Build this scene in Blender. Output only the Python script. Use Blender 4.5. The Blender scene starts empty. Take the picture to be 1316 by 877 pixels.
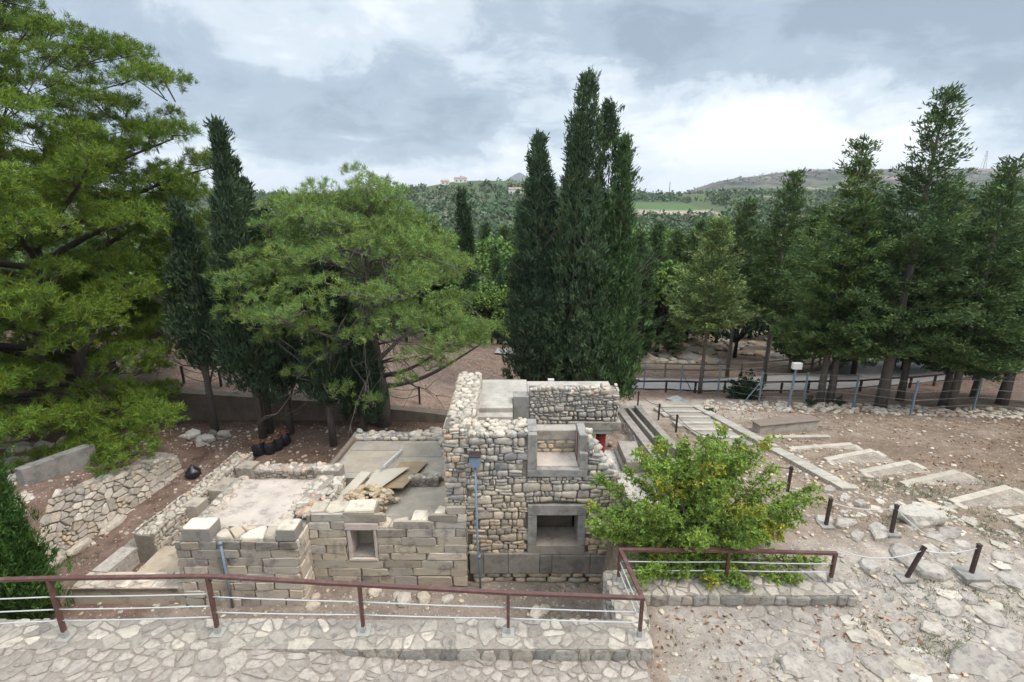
import bpy, math, random
import numpy as np
from mathutils import Vector, Matrix, noise as mnoise

R = math.radians
SC = bpy.context.scene
COL = SC.collection

# ------------------------------------------------------------------ camera
PITCH = R(16.0)
CAM_Z = 7.8
cam_data = bpy.data.cameras.new('camera')
cam_data.sensor_width = 36.0
cam_data.lens = 18.0
cam_data.clip_start = 0.1
cam_data.clip_end = 20000
cam = bpy.data.objects.new('camera', cam_data)
COL.objects.link(cam)
cam.location = (0, 0, CAM_Z)
cam.rotation_euler = (R(90) - PITCH, 0, 0)
SC.camera = cam

# ------------------------------------------------------------------ sky, sun, exposure
SUN_EL, SUN_AZ = R(54), R(112)      # azimuth measured from +Y towards +X
SC.view_settings.view_transform = 'Standard'
SC.view_settings.look = 'None'
SC.view_settings.exposure = 0.7
SC.view_settings.gamma = 1.0
SC.view_settings.use_curve_mapping = False

sun_data = bpy.data.lights.new('sun', 'SUN')
sun_data.energy = 1.5
sun_data.angle = R(16)
sun_data.color = (1.0, 0.95, 0.88)
sun = bpy.data.objects.new('sun', sun_data)
COL.objects.link(sun)
sd = Vector((math.sin(SUN_AZ) * math.cos(SUN_EL), math.cos(SUN_AZ) * math.cos(SUN_EL), math.sin(SUN_EL)))
sun.rotation_euler = sd.to_track_quat('Z', 'Y').to_euler()
sun.location = (30, -12, 40)

world = bpy.data.worlds.new('World')
SC.world = world
world.use_nodes = True
wt = world.node_tree
wt.nodes.clear()


def wn(kind, **kw):
    n = wt.nodes.new(kind)
    for k, v in kw.items():
        setattr(n, k, v)
    return n


def wl(a, b):
    wt.links.new(a, b)


def wmath(op, a, b=None, c=None, clamp=False):
    n = wn('ShaderNodeMath', operation=op, use_clamp=clamp)
    for i, v in enumerate((a, b, c)):
        if v is None:
            continue
        if isinstance(v, (int, float)):
            n.inputs[i].default_value = v
        else:
            wl(v, n.inputs[i])
    return n.outputs[0]


def build_sky():
    out = wn('ShaderNodeOutputWorld')
    bg = wn('ShaderNodeBackground')
    bg.inputs['Strength'].default_value = 0.1
    wl(bg.outputs[0], out.inputs[0])
    sky = wn('ShaderNodeTexSky', sky_type='NISHITA')
    sky.sun_disc = False
    sky.sun_elevation = SUN_EL
    sky.sun_rotation = SUN_AZ
    tc = wn('ShaderNodeTexCoord')
    sep = wn('ShaderNodeSeparateXYZ')
    wl(tc.outputs['Generated'], sep.inputs[0])
    x, y, z = sep.outputs
    # cloud deck: directions projected onto a plane high above
    zc = wmath('ADD', wmath('MAXIMUM', z, 0.0), 0.30)
    cx, cy = wmath('DIVIDE', x, zc), wmath('DIVIDE', y, zc)
    comb = wn('ShaderNodeCombineXYZ')
    wl(cx, comb.inputs[0]); wl(cy, comb.inputs[1])
    n1 = wn('ShaderNodeTexNoise')
    n1.inputs['Scale'].default_value = 1.3
    n1.inputs['Detail'].default_value = 7
    n1.inputs['Roughness'].default_value = 0.55
    n1.inputs['Distortion'].default_value = 0.4
    wl(comb.outputs[0], n1.inputs['Vector'])
    n2 = wn('ShaderNodeTexNoise')
    n2.inputs['Scale'].default_value = 4.2
    n2.inputs['Detail'].default_value = 7
    n2.inputs['Roughness'].default_value = 0.62
    wl(tc.outputs['Generated'], n2.inputs['Vector'])
    sepc = wn('ShaderNodeSeparateColor')
    wl(n2.outputs['Color'], sepc.inputs[0])
    az = wmath('ARCTAN2', x, y)
    el = wmath('ARCSINE', z)
    az = wmath('ADD', az, wmath('MULTIPLY', wmath('SUBTRACT', sepc.outputs[0], 0.5), 0.42))
    el = wmath('ADD', el, wmath('MULTIPLY', wmath('SUBTRACT', sepc.outputs[1], 0.5), 0.22))
    # big cloud masses: azimuth, elevation, half widths (degrees), weight
    blobs = [(-14, 7.5, 20, 4.2, -0.40), (-36, 11, 12, 5, -0.20), (13, 14.5, 9, 3.5, -0.30), (38, 14.5, 16, 4.5, -0.60), (27, 10.8, 3.2, 1.3, -0.25), (44, 9, 9, 2.5, -0.32), (4, 17, 10, 3, -0.12), (-6, 16, 20, 4, 0.03),
             (20, 7, 12, 4.5, 0.50), (-25, 17, 11, 4, 0.12), (0, 2.0, 60, 1.8, 0.38), (-47, 15, 10, 5, 0.08), (8, 11, 4, 2.5, 0.18), (32, 4.5, 10, 3, 0.25)]
    n3 = wn('ShaderNodeTexNoise')
    n3.inputs['Scale'].default_value = 3.6
    n3.inputs['Detail'].default_value = 9
    n3.inputs['Roughness'].default_value = 0.62
    n3.inputs['Distortion'].default_value = 0.5
    wl(comb.outputs[0], n3.inputs['Vector'])
    acc = wmath('MULTIPLY_ADD', n1.outputs['Fac'], 1.25, -0.11)
    acc = wmath('ADD', acc, wmath('MULTIPLY', wmath('SUBTRACT', n3.outputs['Fac'], 0.5), 0.95))
    for a, e, sa, se, w in blobs:
        da = wmath('DIVIDE', wmath('SUBTRACT', az, R(a)), R(sa))
        de = wmath('DIVIDE', wmath('SUBTRACT', el, R(e)), R(se))
        q = wmath('ADD', wmath('MULTIPLY', da, da), wmath('MULTIPLY', de, de))
        g = wmath('EXPONENT', wmath('MULTIPLY', q, -1.0))
        acc = wmath('MULTIPLY_ADD', g, w, acc)
    ramp = wn('ShaderNodeValToRGB')
    cr = ramp.color_ramp
    cr.interpolation = 'EASE'
    cr.elements[0].position = 0.05
    cr.elements[0].color = (0.28, 0.35, 0.43, 1)
    cr.elements[1].position = 0.98
    cr.elements[1].color = (0.92, 0.93, 0.945, 1)
    for p, c in ((0.30, (0.375, 0.455, 0.545, 1)), (0.55, (0.60, 0.675, 0.745, 1)), (0.78, (0.78, 0.825, 0.865, 1))):
        e = cr.elements.new(p)
        e.color = c
    wl(acc, ramp.inputs[0])
    # an overcast sky is brightest overhead
    up = wn('ShaderNodeMapRange', interpolation_type='SMOOTHSTEP')
    up.inputs['From Min'].default_value = 0.30
    up.inputs['From Max'].default_value = 0.95
    up.inputs['To Min'].default_value = 7.9
    up.inputs['To Max'].default_value = 26.0
    wl(z, up.inputs['Value'])
    vm = wn('ShaderNodeVectorMath', operation='SCALE')
    wl(ramp.outputs[0], vm.inputs[0]); wl(up.outputs[0], vm.inputs['Scale'])
    mix = wn('ShaderNodeMix', data_type='RGBA')
    mix.inputs['Factor'].default_value = 0.95
    wl(sky.outputs[0], mix.inputs['A']); wl(vm.outputs[0], mix.inputs['B'])
    wl(mix.outputs['Result'], bg.inputs['Color'])


build_sky()

SC.cycles.max_bounces = 6
SC.cycles.diffuse_bounces = 3
SC.cycles.transmission_bounces = 3
SC.cycles.use_denoising = True

# ------------------------------------------------------------------ small helpers


def tag(o, label=None, cat=None, group=None, kind=None):
    if label:
        o['label'] = label
    if cat:
        o['category'] = cat
        if not kind:
            kind = 'thing'
    if group:
        o['group'] = group
    if kind:
        o['kind'] = kind
    return o


def empty(name, loc=(0, 0, 0), rz=0.0):
    o = bpy.data.objects.new(name, None)
    COL.objects.link(o)
    o.location = loc
    o.rotation_euler = (0, 0, rz)
    o.empty_display_size = 0.2
    return o


def thing(name, label, cat, loc=(0, 0, 0), rz=0.0, group=None):
    return tag(empty(name, loc, rz), label, cat, group)


def clone(o, loc=None, rz=None, sc=None, parent=None):
    c = o.copy()
    COL.objects.link(c)
    if parent is not None:
        c.parent = parent
    if loc is not None:
        c.location = loc
    if rz is not None:
        c.rotation_euler = (0, 0, rz)
    if sc is not None:
        c.scale = sc if hasattr(sc, '__len__') else (sc, sc, sc)
    for ch in list(o.children):
        clone(ch, parent=c)
    return c


def sstep(a, b, x):
    t = np.clip((np.asarray(x, float) - a) / (b - a), 0, 1)
    return t * t * (3 - 2 * t)


def ray(px, py):
    """direction through a point of the photograph (1316 x 877)"""
    xc, yc = (px - 658) / 658.0, -(py - 438.5) / 658.0
    s, c = math.sin(PITCH), math.cos(PITCH)
    return np.array((xc, yc * s + c, yc * c - s))


def atz(px, py, z):
    d = ray(px, py)
    t = (z - CAM_Z) / d[2]
    return Vector((d[0] * t, d[1] * t, z))


def aty(px, py, Y):
    d = ray(px, py)
    t = Y / d[1]
    return Vector((d[0] * t, Y, CAM_Z + d[2] * t))


# value noise on numpy arrays
_rngN = np.random.default_rng(11)
_tab = _rngN.random((256, 256))


def vnoise(x, y, octv=4, rough=0.5):
    x = np.asarray(x, float); y = np.asarray(y, float)
    tot = 0; amp = 1; s = 0
    for k in range(octv):
        xi = np.floor(x).astype(int); yi = np.floor(y).astype(int)
        fx = x - xi; fy = y - yi
        fx = fx * fx * (3 - 2 * fx); fy = fy * fy * (3 - 2 * fy)
        a = _tab[xi % 256, yi % 256]; b = _tab[(xi + 1) % 256, yi % 256]
        c = _tab[xi % 256, (yi + 1) % 256]; d = _tab[(xi + 1) % 256, (yi + 1) % 256]
        tot = tot + amp * ((a * (1 - fx) + b * fx) * (1 - fy) + (c * (1 - fx) + d * fx) * fy)
        s += amp
        amp *= rough
        x = x * 2.03 + 17.3; y = y * 2.03 + 5.7
    return tot / s


# ------------------------------------------------------------------ materials
MATS = {}


def material(name, base, base2=None, scale=6.0, bump=0.0, bump_scale=None, rough=0.9, tint=True, spec=0.2, metal=0.0,
             spots=None, spot_scale=3.0, spot_amt=0.5, stretch=None, detail=6, streak=None):
    """principled material: base colour varied by noise, times the per-face 'tint' attribute of the mesh"""
    m = bpy.data.materials.new(name)
    m.use_nodes = True
    t = m.node_tree
    b = t.nodes['Principled BSDF']
    b.inputs['Roughness'].default_value = rough
    b.inputs['Specular IOR Level'].default_value = spec
    b.inputs['Metallic'].default_value = metal
    tc = t.nodes.new('ShaderNodeTexCoord')
    vec = tc.outputs['Object']
    if stretch:
        mp = t.nodes.new('ShaderNodeMapping')
        mp.inputs['Scale'].default_value = stretch
        t.links.new(vec, mp.inputs['Vector'])
        vec = mp.outputs[0]
    nz = t.nodes.new('ShaderNodeTexNoise')
    nz.inputs['Scale'].default_value = scale
    nz.inputs['Detail'].default_value = detail
    nz.inputs['Roughness'].default_value = 0.65
    t.links.new(vec, nz.inputs['Vector'])
    mx = t.nodes.new('ShaderNodeMix'); mx.data_type = 'RGBA'
    mx.inputs['A'].default_value = (*base, 1)
    mx.inputs['B'].default_value = (*(base2 or base), 1)
    rp = t.nodes.new('ShaderNodeMapRange')
    rp.inputs['From Min'].default_value = 0.32
    rp.inputs['From Max'].default_value = 0.68
    t.links.new(nz.outputs['Fac'], rp.inputs['Value'])
    t.links.new(rp.outputs[0], mx.inputs['Factor'])
    col = mx.outputs['Result']
    if spots:
        n2 = t.nodes.new('ShaderNodeTexNoise')
        n2.inputs['Scale'].default_value = spot_scale
        n2.inputs['Detail'].default_value = 8
        n2.inputs['Roughness'].default_value = 0.7
        t.links.new(tc.outputs['Object'], n2.inputs['Vector'])
        r2 = t.nodes.new('ShaderNodeMapRange')
        r2.inputs['From Min'].default_value = 0.52
        r2.inputs['From Max'].default_value = 0.62
        r2.inputs['To Max'].default_value = spot_amt
        t.links.new(n2.outputs['Fac'], r2.inputs['Value'])
        m2 = t.nodes.new('ShaderNodeMix'); m2.data_type = 'RGBA'
        t.links.new(r2.outputs[0], m2.inputs['Factor'])
        t.links.new(col, m2.inputs['A'])
        m2.inputs['B'].default_value = (*spots, 1)
        col = m2.outputs['Result']
    if tint:
        at = t.nodes.new('ShaderNodeAttribute')
        at.attribute_name = 'tint'
        m3 = t.nodes.new('ShaderNodeMix'); m3.data_type = 'RGBA'; m3.blend_type = 'MULTIPLY'
        m3.inputs['Factor'].default_value = 1.0
        t.links.new(col, m3.inputs['A'])
        t.links.new(at.outputs['Color'], m3.inputs['B'])
        col = m3.outputs['Result']
    t.links.new(col, b.inputs['Base Color'])
    if bump:
        n4 = t.nodes.new('ShaderNodeTexNoise')
        n4.inputs['Scale'].default_value = bump_scale or scale * 3
        n4.inputs['Detail'].default_value = 6
        n4.inputs['Roughness'].default_value = 0.7
        t.links.new(vec, n4.inputs['Vector'])
        bp = t.nodes.new('ShaderNodeBump')
        bp.inputs['Strength'].default_value = min(1.0, bump)
        bp.inputs['Distance'].default_value = 0.03
        t.links.new(n4.outputs['Fac'], bp.inputs['Height'])
        t.links.new(bp.outputs[0], b.inputs['Normal'])
    MATS[name] = m
    return m


def leaf_material(name, base, trans=0.3):
    m = bpy.data.materials.new(name)
    m.use_nodes = True
    t = m.node_tree
    b = t.nodes['Principled BSDF']
    b.inputs['Roughness'].default_value = 0.6
    b.inputs['Specular IOR Level'].default_value = 0.12
    at = t.nodes.new('ShaderNodeAttribute'); at.attribute_name = 'tint'
    mx = t.nodes.new('ShaderNodeMix'); mx.data_type = 'RGBA'; mx.blend_type = 'MULTIPLY'
    mx.inputs['Factor'].default_value = 1.0
    mx.inputs['A'].default_value = (*base, 1)
    t.links.new(at.outputs['Color'], mx.inputs['B'])
    t.links.new(mx.outputs['Result'], b.inputs['Base Color'])
    tr = t.nodes.new('ShaderNodeBsdfTranslucent')
    t.links.new(mx.outputs['Result'], tr.inputs['Color'])
    ms = t.nodes.new('ShaderNodeMixShader')
    ms.inputs[0].default_value = trans
    t.links.new(b.outputs[0], ms.inputs[1]); t.links.new(tr.outputs[0], ms.inputs[2])
    t.links.new(ms.outputs[0], t.nodes['Material Output'].inputs[0])
    MATS[name] = m
    return m


material('rubble', (0.50, 0.45, 0.385), (0.37, 0.335, 0.29), 9, 0.8, 24, spots=(0.17, 0.16, 0.155), spot_scale=6, spot_amt=0.55)
material('ashlar', (0.54, 0.475, 0.39), (0.42, 0.37, 0.31), 4, 0.6, 26, spots=(0.19, 0.175, 0.165), spot_scale=2.2, spot_amt=0.65, stretch=(.7, .7, 4.5))
material('mortar', (0.27, 0.23, 0.18), (0.19, 0.16, 0.125), 12, 0.8, 30)
material('mortar_pale', (0.34, 0.29, 0.24), (0.25, 0.21, 0.175), 12, 0.8, 30)
material('paving', (0.42, 0.375, 0.33), (0.29, 0.26, 0.235), 7, 0.9, 16, spots=(0.19, 0.175, 0.16), spot_scale=9, spot_amt=0.65)
material('joint', (0.35, 0.30, 0.25), (0.23, 0.18, 0.14), 10, 0.8, 40)
material('concrete', (0.33, 0.30, 0.265), (0.24, 0.22, 0.195), 4.5, 0.7, 26, spots=(0.14, 0.13, 0.12), spot_scale=2.6, spot_amt=0.6)
material('plaster', (0.56, 0.465, 0.39), (0.43, 0.355, 0.30), 2.0, 0.7, 18, spots=(0.26, 0.215, 0.185), spot_scale=2.6, spot_amt=0.65)
material('pale_floor', (0.45, 0.405, 0.345), (0.34, 0.305, 0.26), 3.0, 0.6, 18, spots=(0.27, 0.24, 0.21), spot_scale=2.3, spot_amt=0.6)
material('grey_floor', (0.43, 0.365, 0.285), (0.32, 0.275, 0.22), 2.6, 0.7, 22, spots=(0.25, 0.245, 0.25), spot_scale=1.1, spot_amt=0.6)
material('brown_wall', (0.21, 0.165, 0.125), (0.15, 0.12, 0.095), 2.5, 0.4, 20, spots=(0.10, 0.085, 0.07), spot_scale=1.2, spot_amt=0.6)
material('rust_paint', (0.115, 0.05, 0.04), (0.085, 0.04, 0.034), 9, 0.15, 60, rough=0.5, spec=0.4, tint=False, spots=(0.17, 0.10, 0.085), spot_scale=6, spot_amt=0.5)
material('steel_cable', (0.50, 0.50, 0.47), (0.42, 0.42, 0.40), 20, rough=0.45, spec=0.5, tint=False)
material('galvanised', (0.36, 0.345, 0.30), (0.28, 0.27, 0.24), 14, rough=0.5, spec=0.5, tint=False)
material('blue_metal', (0.19, 0.235, 0.29), (0.15, 0.19, 0.24), 8, rough=0.5, spec=0.4, tint=False)
material('post_metal', (0.035, 0.022, 0.02), (0.055, 0.03, 0.025), 10, rough=0.55, spec=0.4, tint=False)
material('red_paint', (0.27, 0.03, 0.025), (0.2, 0.025, 0.02), 6, rough=0.6, tint=False)
material('black_plastic', (0.012, 0.012, 0.015), (0.02, 0.02, 0.024), 8, 0.4, 10, rough=0.32, spec=0.5, tint=False)
material('glass_dark', (0.25, 0.30, 0.34), (0.2, 0.25, 0.3), 3, rough=0.15, spec=0.5, tint=False)
material('grey_wood', (0.23, 0.18, 0.14), (0.16, 0.125, 0.10), 6, 0.4, 18, stretch=(1, 6, 6), tint=False)
material('board', (0.50, 0.44, 0.35), (0.43, 0.375, 0.295), 3, 0.1, 30, tint=False)
material('orange_board', (0.34, 0.245, 0.15), (0.26, 0.185, 0.115), 4, 0.2, 20, tint=False)
material('bark_grey', (0.17, 0.145, 0.125), (0.10, 0.085, 0.072), 3, 0.9, 14, stretch=(4, 4, 0.8), tint=False)
material('bark_dark', (0.085, 0.065, 0.055), (0.05, 0.038, 0.033), 3, 0.9, 14, stretch=(4, 4, 0.8), tint=False)
material('road', (0.27, 0.25, 0.235), (0.23, 0.215, 0.20), 1.5, 0.2, 40, tint=False)
material('white_wall', (0.72, 0.68, 0.63), (0.65, 0.61, 0.56), 0.6, tint=False)
material('roof_tile', (0.36, 0.24, 0.19), (0.3, 0.19, 0.15), 1, tint=False)
material('litter', (0.20, 0.085, 0.04), (0.12, 0.055, 0.03), 30, 0.8, 40, tint=False)
material('painted_room_shade', (0.045, 0.04, 0.036), (0.03, 0.027, 0.025), 4, tint=False)  # near-black that stands for the shade inside the lower room
material('deep_black', (0.02, 0.02, 0.02), (0.03, 0.03, 0.03), 4, tint=False)
leaf_material('leaf', (1, 1, 1), 0.08)


# ------------------------------------------------------------------ mesh building
class MB:
    """collects polygons with material slot and tint, builds ONE mesh object"""

    def __init__(self):
        self.v, self.f, self.m, self.t = [], [], [], []

    def add(self, verts, faces, mat=0, tint=(1, 1, 1)):
        o = len(self.v)
        self.v.extend([tuple(p) for p in verts])
        for f in faces:
            self.f.append([i + o for i in f])
            self.m.append(mat)
            self.t.append(tint)

    def box(self, lo, hi, mat=0, tint=(1, 1, 1), skip=''):
        x0, y0, z0 = lo
        x1, y1, z1 = hi
        vs = [(x0, y0, z0), (x1, y0, z0), (x1, y1, z0), (x0, y1, z0), (x0, y0, z1), (x1, y0, z1), (x1, y1, z1), (x0, y1, z1)]
        fs = [(3, 2, 1, 0), (4, 5, 6, 7), (0, 1, 5, 4), (1, 2, 6, 5), (2, 3, 7, 6), (3, 0, 4, 7)]
        self.add(vs, fs, mat, tint)

    def bar(self, a, b, w, h, mat=0, tint=(1, 1, 1), up=(0, 0, 1)):
        """box section bar from a to b, w across and h along up"""
        a = Vector(a); b = Vector(b)
        d = (b - a).normalized()
        upv = Vector(up)
        s = d.cross(upv)
        if s.length < 1e-4:
            s = Vector((1, 0, 0))
        s.normalize()
        u = s.cross(d).normalized()
        s = s * (w / 2); u = u * (h / 2)
        vs = [a - s - u, a + s - u, a + s + u, a - s + u, b - s - u, b + s - u, b + s + u, b - s + u]
        fs = [(0, 1, 2, 3), (7, 6, 5, 4), (0, 4, 5, 1), (1, 5, 6, 2), (2, 6, 7, 3), (3, 7, 4, 0)]
        self.add(vs, fs, mat, tint)

    def tube(self, pts, rad, n=6, mat=0, tint=(1, 1, 1), cap=True):
        pts = [Vector(p) for p in pts]
        if not hasattr(rad, '__len__'):
            rad = [rad] * len(pts)
        vs, fs = [], []
        ref = Vector((0.31, 0.17, 0.94))
        for i, p in enumerate(pts):
            d = (pts[min(i + 1, len(pts) - 1)] - pts[max(i - 1, 0)])
            d = d.normalized() if d.length > 1e-6 else Vector((0, 0, 1))
            s = d.cross(ref)
            if s.length < 0.05:
                s = d.cross(Vector((1, 0, 0)))
            s.normalize()
            u = d.cross(s)
            for k in range(n):
                a = 2 * math.pi * k / n
                vs.append(p + (s * math.cos(a) + u * math.sin(a)) * rad[i])
        for i in range(len(pts) - 1):
            for k in range(n):
                a, b = i * n + k, i * n + (k + 1) % n
                fs.append((a, a + n, b + n, b))
        if cap:
            fs.append(tuple(range(n)))
            fs.append(tuple((len(pts) - 1) * n + k for k in reversed(range(n))))
        self.add(vs, fs, mat, tint)

    def build(self, name, mats, parent=None, smooth=False, loc=None):
        if not isinstance(mats, (list, tuple)):
            mats = [mats]
        me = bpy.data.meshes.new(name)
        me.from_pydata(self.v, [], self.f)
        for m in mats:
            me.materials.append(MATS[m])
        me.polygons.foreach_set('material_index', np.array(self.m, np.int32))
        at = me.attributes.new('tint', 'FLOAT_COLOR', 'FACE')
        c = np.ones((len(self.f), 4), np.float32)
        c[:, :3] = np.array(self.t, np.float32).reshape(-1, 3)
        at.data.foreach_set('color', c.ravel())
        if smooth:
            me.polygons.foreach_set('use_smooth', np.ones(len(self.f), bool))
        me.update()
        o = bpy.data.objects.new(name, me)
        COL.objects.link(o)
        if mats[0] in ('concrete', 'pale_floor', 'plaster', 'grey_wood', 'ashlar', 'white_wall') and len(self.f) < 60:
            bv = o.modifiers.new('worn_edges', 'BEVEL')
            bv.width = 0.018
            bv.segments = 2
            bv.limit_method = 'ANGLE'
        if parent is not None:
            o.parent = parent
        if loc is not None:
            o.location = loc
        return o


def np_mesh(name, V, tint, mat, parent=None):
    """V: (n, k, 3) separate polygons of k corners, tint (n, 3)"""
    n, k, _ = V.shape
    me = bpy.data.meshes.new(name)
    me.vertices.add(n * k)
    me.vertices.foreach_set('co', V.astype(np.float32).ravel())
    me.loops.add(n * k)
    me.loops.foreach_set('vertex_index', np.arange(n * k, dtype=np.int32))
    me.polygons.add(n)
    me.polygons.foreach_set('loop_start', np.arange(0, n * k, k, dtype=np.int32))
    try:
        me.polygons.foreach_set('loop_total', np.full(n, k, np.int32))
    except Exception:
        pass
    me.materials.append(MATS[mat])
    at = me.attributes.new('tint', 'FLOAT_COLOR', 'FACE')
    c = np.ones((n, 4), np.float32)
    c[:, :3] = tint
    at.data.foreach_set('color', c.ravel())
    me.update(calc_edges=True)
    me.validate()
    o = bpy.data.objects.new(name, me)
    COL.objects.link(o)
    if parent is not None:
        o.parent = parent
    return o


# ------------------------------------------------------------------ stone work
def clip_poly(poly, px, py, nx, ny):
    """keep the side where (p - (px,py)).n <= 0"""
    out = []
    n = len(poly)
    for i in range(n):
        a = poly[i]; b = poly[(i + 1) % n]
        da = (a[0] - px) * nx + (a[1] - py) * ny
        db = (b[0] - px) * nx + (b[1] - py) * ny
        if da <= 0:
            out.append(a)
        if (da < 0 < db) or (db < 0 < da):
            t = da / (da - db)
            out.append((a[0] + (b[0] - a[0]) * t, a[1] + (b[1] - a[1]) * t))
    return out


def voronoi(W, H, size, aniso, rnd, jitter=0.42, u0=0.0, v0=0.0, vary=True):
    """irregular stone outlines covering the rectangle [u0,u0+W] x [v0,v0+H]"""
    Hs = H * aniso
    nx, ny = max(1, round(W / size)), max(1, round(Hs / size))
    sx, sy = W / nx, Hs / ny
    grid = {}
    for j in range(-1, ny + 1):
        off = 0.5 * (j % 2)
        for i in range(-1, nx + 2):
            n = 1
            if vary:
                c = rnd.random()
                n = 0 if c < .20 else 2 if c > .80 else 3 if c > .94 else 1
            grid[i, j] = [((i + 0.25 + off + rnd.uniform(-jitter, jitter)) * sx, (j + 0.5 + rnd.uniform(-jitter, jitter)) * sy) for _ in range(n)]
    cells = []
    for (i, j), (cx, cy) in [(k, p) for k, ps in grid.items() for p in ps]:
        if not (-0.3 * sx < cx < W + 0.3 * sx and 0 <= j < ny):
            continue
        poly = [(max(0, cx - 2 * sx), max(0, cy - 2 * sy)), (min(W, cx + 2 * sx), max(0, cy - 2 * sy)),
                (min(W, cx + 2 * sx), min(Hs, cy + 2 * sy)), (max(0, cx - 2 * sx), min(Hs, cy + 2 * sy))]
        if poly[0][0] >= poly[1][0]:
            continue
        for dj in (-2, -1, 0, 1, 2):
            for di in (-2, -1, 0, 1, 2):
                for q in grid.get((i + di, j + dj), ()):
                    nx_, ny_ = q[0] - cx, q[1] - cy
                    if nx_ == 0 and ny_ == 0:
                        continue
                    poly = clip_poly(poly, (q[0] + cx) / 2, (q[1] + cy) / 2, nx_, ny_)
                    if len(poly) < 3:
                        break
                if len(poly) < 3:
                    break
            if len(poly) < 3:
                break
        if len(poly) >= 3:
            cells.append([(u0 + p[0], v0 + p[1] / aniso) for p in poly])
    return cells


def courses(W, rows, wmin, wmax, rnd, u0=0.0, v0=0.0, jit=0.012):
    """rectangular blocks laid in courses; rows = list of course heights from the bottom"""
    cells = []
    v = v0
    for h in rows:
        u = -rnd.uniform(0, wmax * 0.6)
        while u < W:
            w = rnd.uniform(wmin, wmax)
            a, b = max(0, u), min(W, u + w)
            if W - b < wmin * 0.4:
                b = W
            if b - a > 0.05:
                j = lambda: rnd.uniform(-jit, jit)
                cells.append([(u0 + a + j(), v + j()), (u0 + b + j(), v + j()), (u0 + b + j(), v + h + j()), (u0 + a + j(), v + h + j())])
            u = b if b == W else u + w
            if b == W:
                break
        v += h
    return cells


def rubble_rows(W, H, hmin, hmax, rnd, u0=0.0, v0=0.0, wr=(.8, 2.6)):
    """roughly coursed rubble: wavering rows of unequal stones with chips pinned between them"""
    cells = []
    v = 0.0
    ph = rnd.uniform(0, 9)
    wob = lambda u, k: .035 * math.sin(u * 1.7 + k * 2.1 + ph) + .022 * math.sin(u * 4.9 + k * 1.3)
    k = 0
    while v < H:
        h = rnd.uniform(hmin, hmax)
        u = -rnd.uniform(0, hmax)
        while u < W:
            w = h * rnd.uniform(*wr)
            a, b = max(0, u), min(W, u + w)
            if b - a > .03:
                j = lambda s=.014: rnd.uniform(-s, s)
                q = [(a + j(), v + wob(a, k) + j()), ((a + b) / 2 + j(.03), v + wob((a + b) / 2, k) + j(.02)), (b + j(), v + wob(b, k) + j()),
                     (b + j(.02), v + h + wob(b, k + 1) + j()), ((a + b) / 2 + j(.03), v + h + wob((a + b) / 2, k + 1) + j(.02)), (a + j(.02), v + h + wob(a, k + 1) + j())]
                c = rnd.random()
                if c < .22 and h > hmin * 1.15:          # two thin stones instead of one
                    f = rnd.uniform(.35, .65)
                    l = (q[0][0] * (1 - f) + q[5][0] * f, q[0][1] * (1 - f) + q[5][1] * f)
                    m = (q[1][0] * (1 - f) + q[4][0] * f, q[1][1] * (1 - f) + q[4][1] * f + j(.012))
                    r = (q[2][0] * (1 - f) + q[3][0] * f, q[2][1] * (1 - f) + q[3][1] * f)
                    cells += [[q[0], q[1], q[2], r, m, l], [l, m, r, q[3], q[4], q[5]]]
                elif c < .40:                             # a cut across at a slant
                    f, g = rnd.uniform(.3, .7), rnd.uniform(.3, .7)
                    l = (a + (b - a) * f, (q[0][1] + q[2][1]) / 2)
                    m = (a + (b - a) * g, (q[3][1] + q[5][1]) / 2)
                    cells += [[q[0], l, m, q[5]], [l, q[2], q[3], m]]
                else:
                    cells.append(q)
            u += w
        v += h
        k += 1
    return [[(p[0] + u0, p[1] + v0) for p in c] for c in cells]


def cut_out(cells, u0, u1, v0, v1):
    """trim stones so that none reaches into the opening u0..u1 x v0..v1"""
    out = []
    for c in cells:
        cu, cv = pcentroid(c)
        if max(p[0] for p in c) <= u0 or min(p[0] for p in c) >= u1 or not (v0 < cv < v1):
            out.append(c)
            continue
        for px, nx in ((u0, 1), (u1, -1)):
            q = clip_poly(c, px, 0, nx, 0)
            if len(q) >= 3 and parea(q) > .004:
                out.append(q)
    return out


def chaikin(poly, q=0.25):
    out = []
    n = len(poly)
    for i in range(n):
        a, b = poly[i], poly[(i + 1) % n]
        out.append((a[0] * (1 - q) + b[0] * q, a[1] * (1 - q) + b[1] * q))
        out.append((a[0] * q + b[0] * (1 - q), a[1] * q + b[1] * (1 - q)))
    return out


def pcentroid(poly):
    return sum(p[0] for p in poly) / len(poly), sum(p[1] for p in poly) / len(poly)


def parea(poly):
    return 0.5 * abs(sum(poly[i][0] * poly[(i + 1) % len(poly)][1] - poly[(i + 1) % len(poly)][0] * poly[i][1] for i in range(len(poly))))


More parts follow.
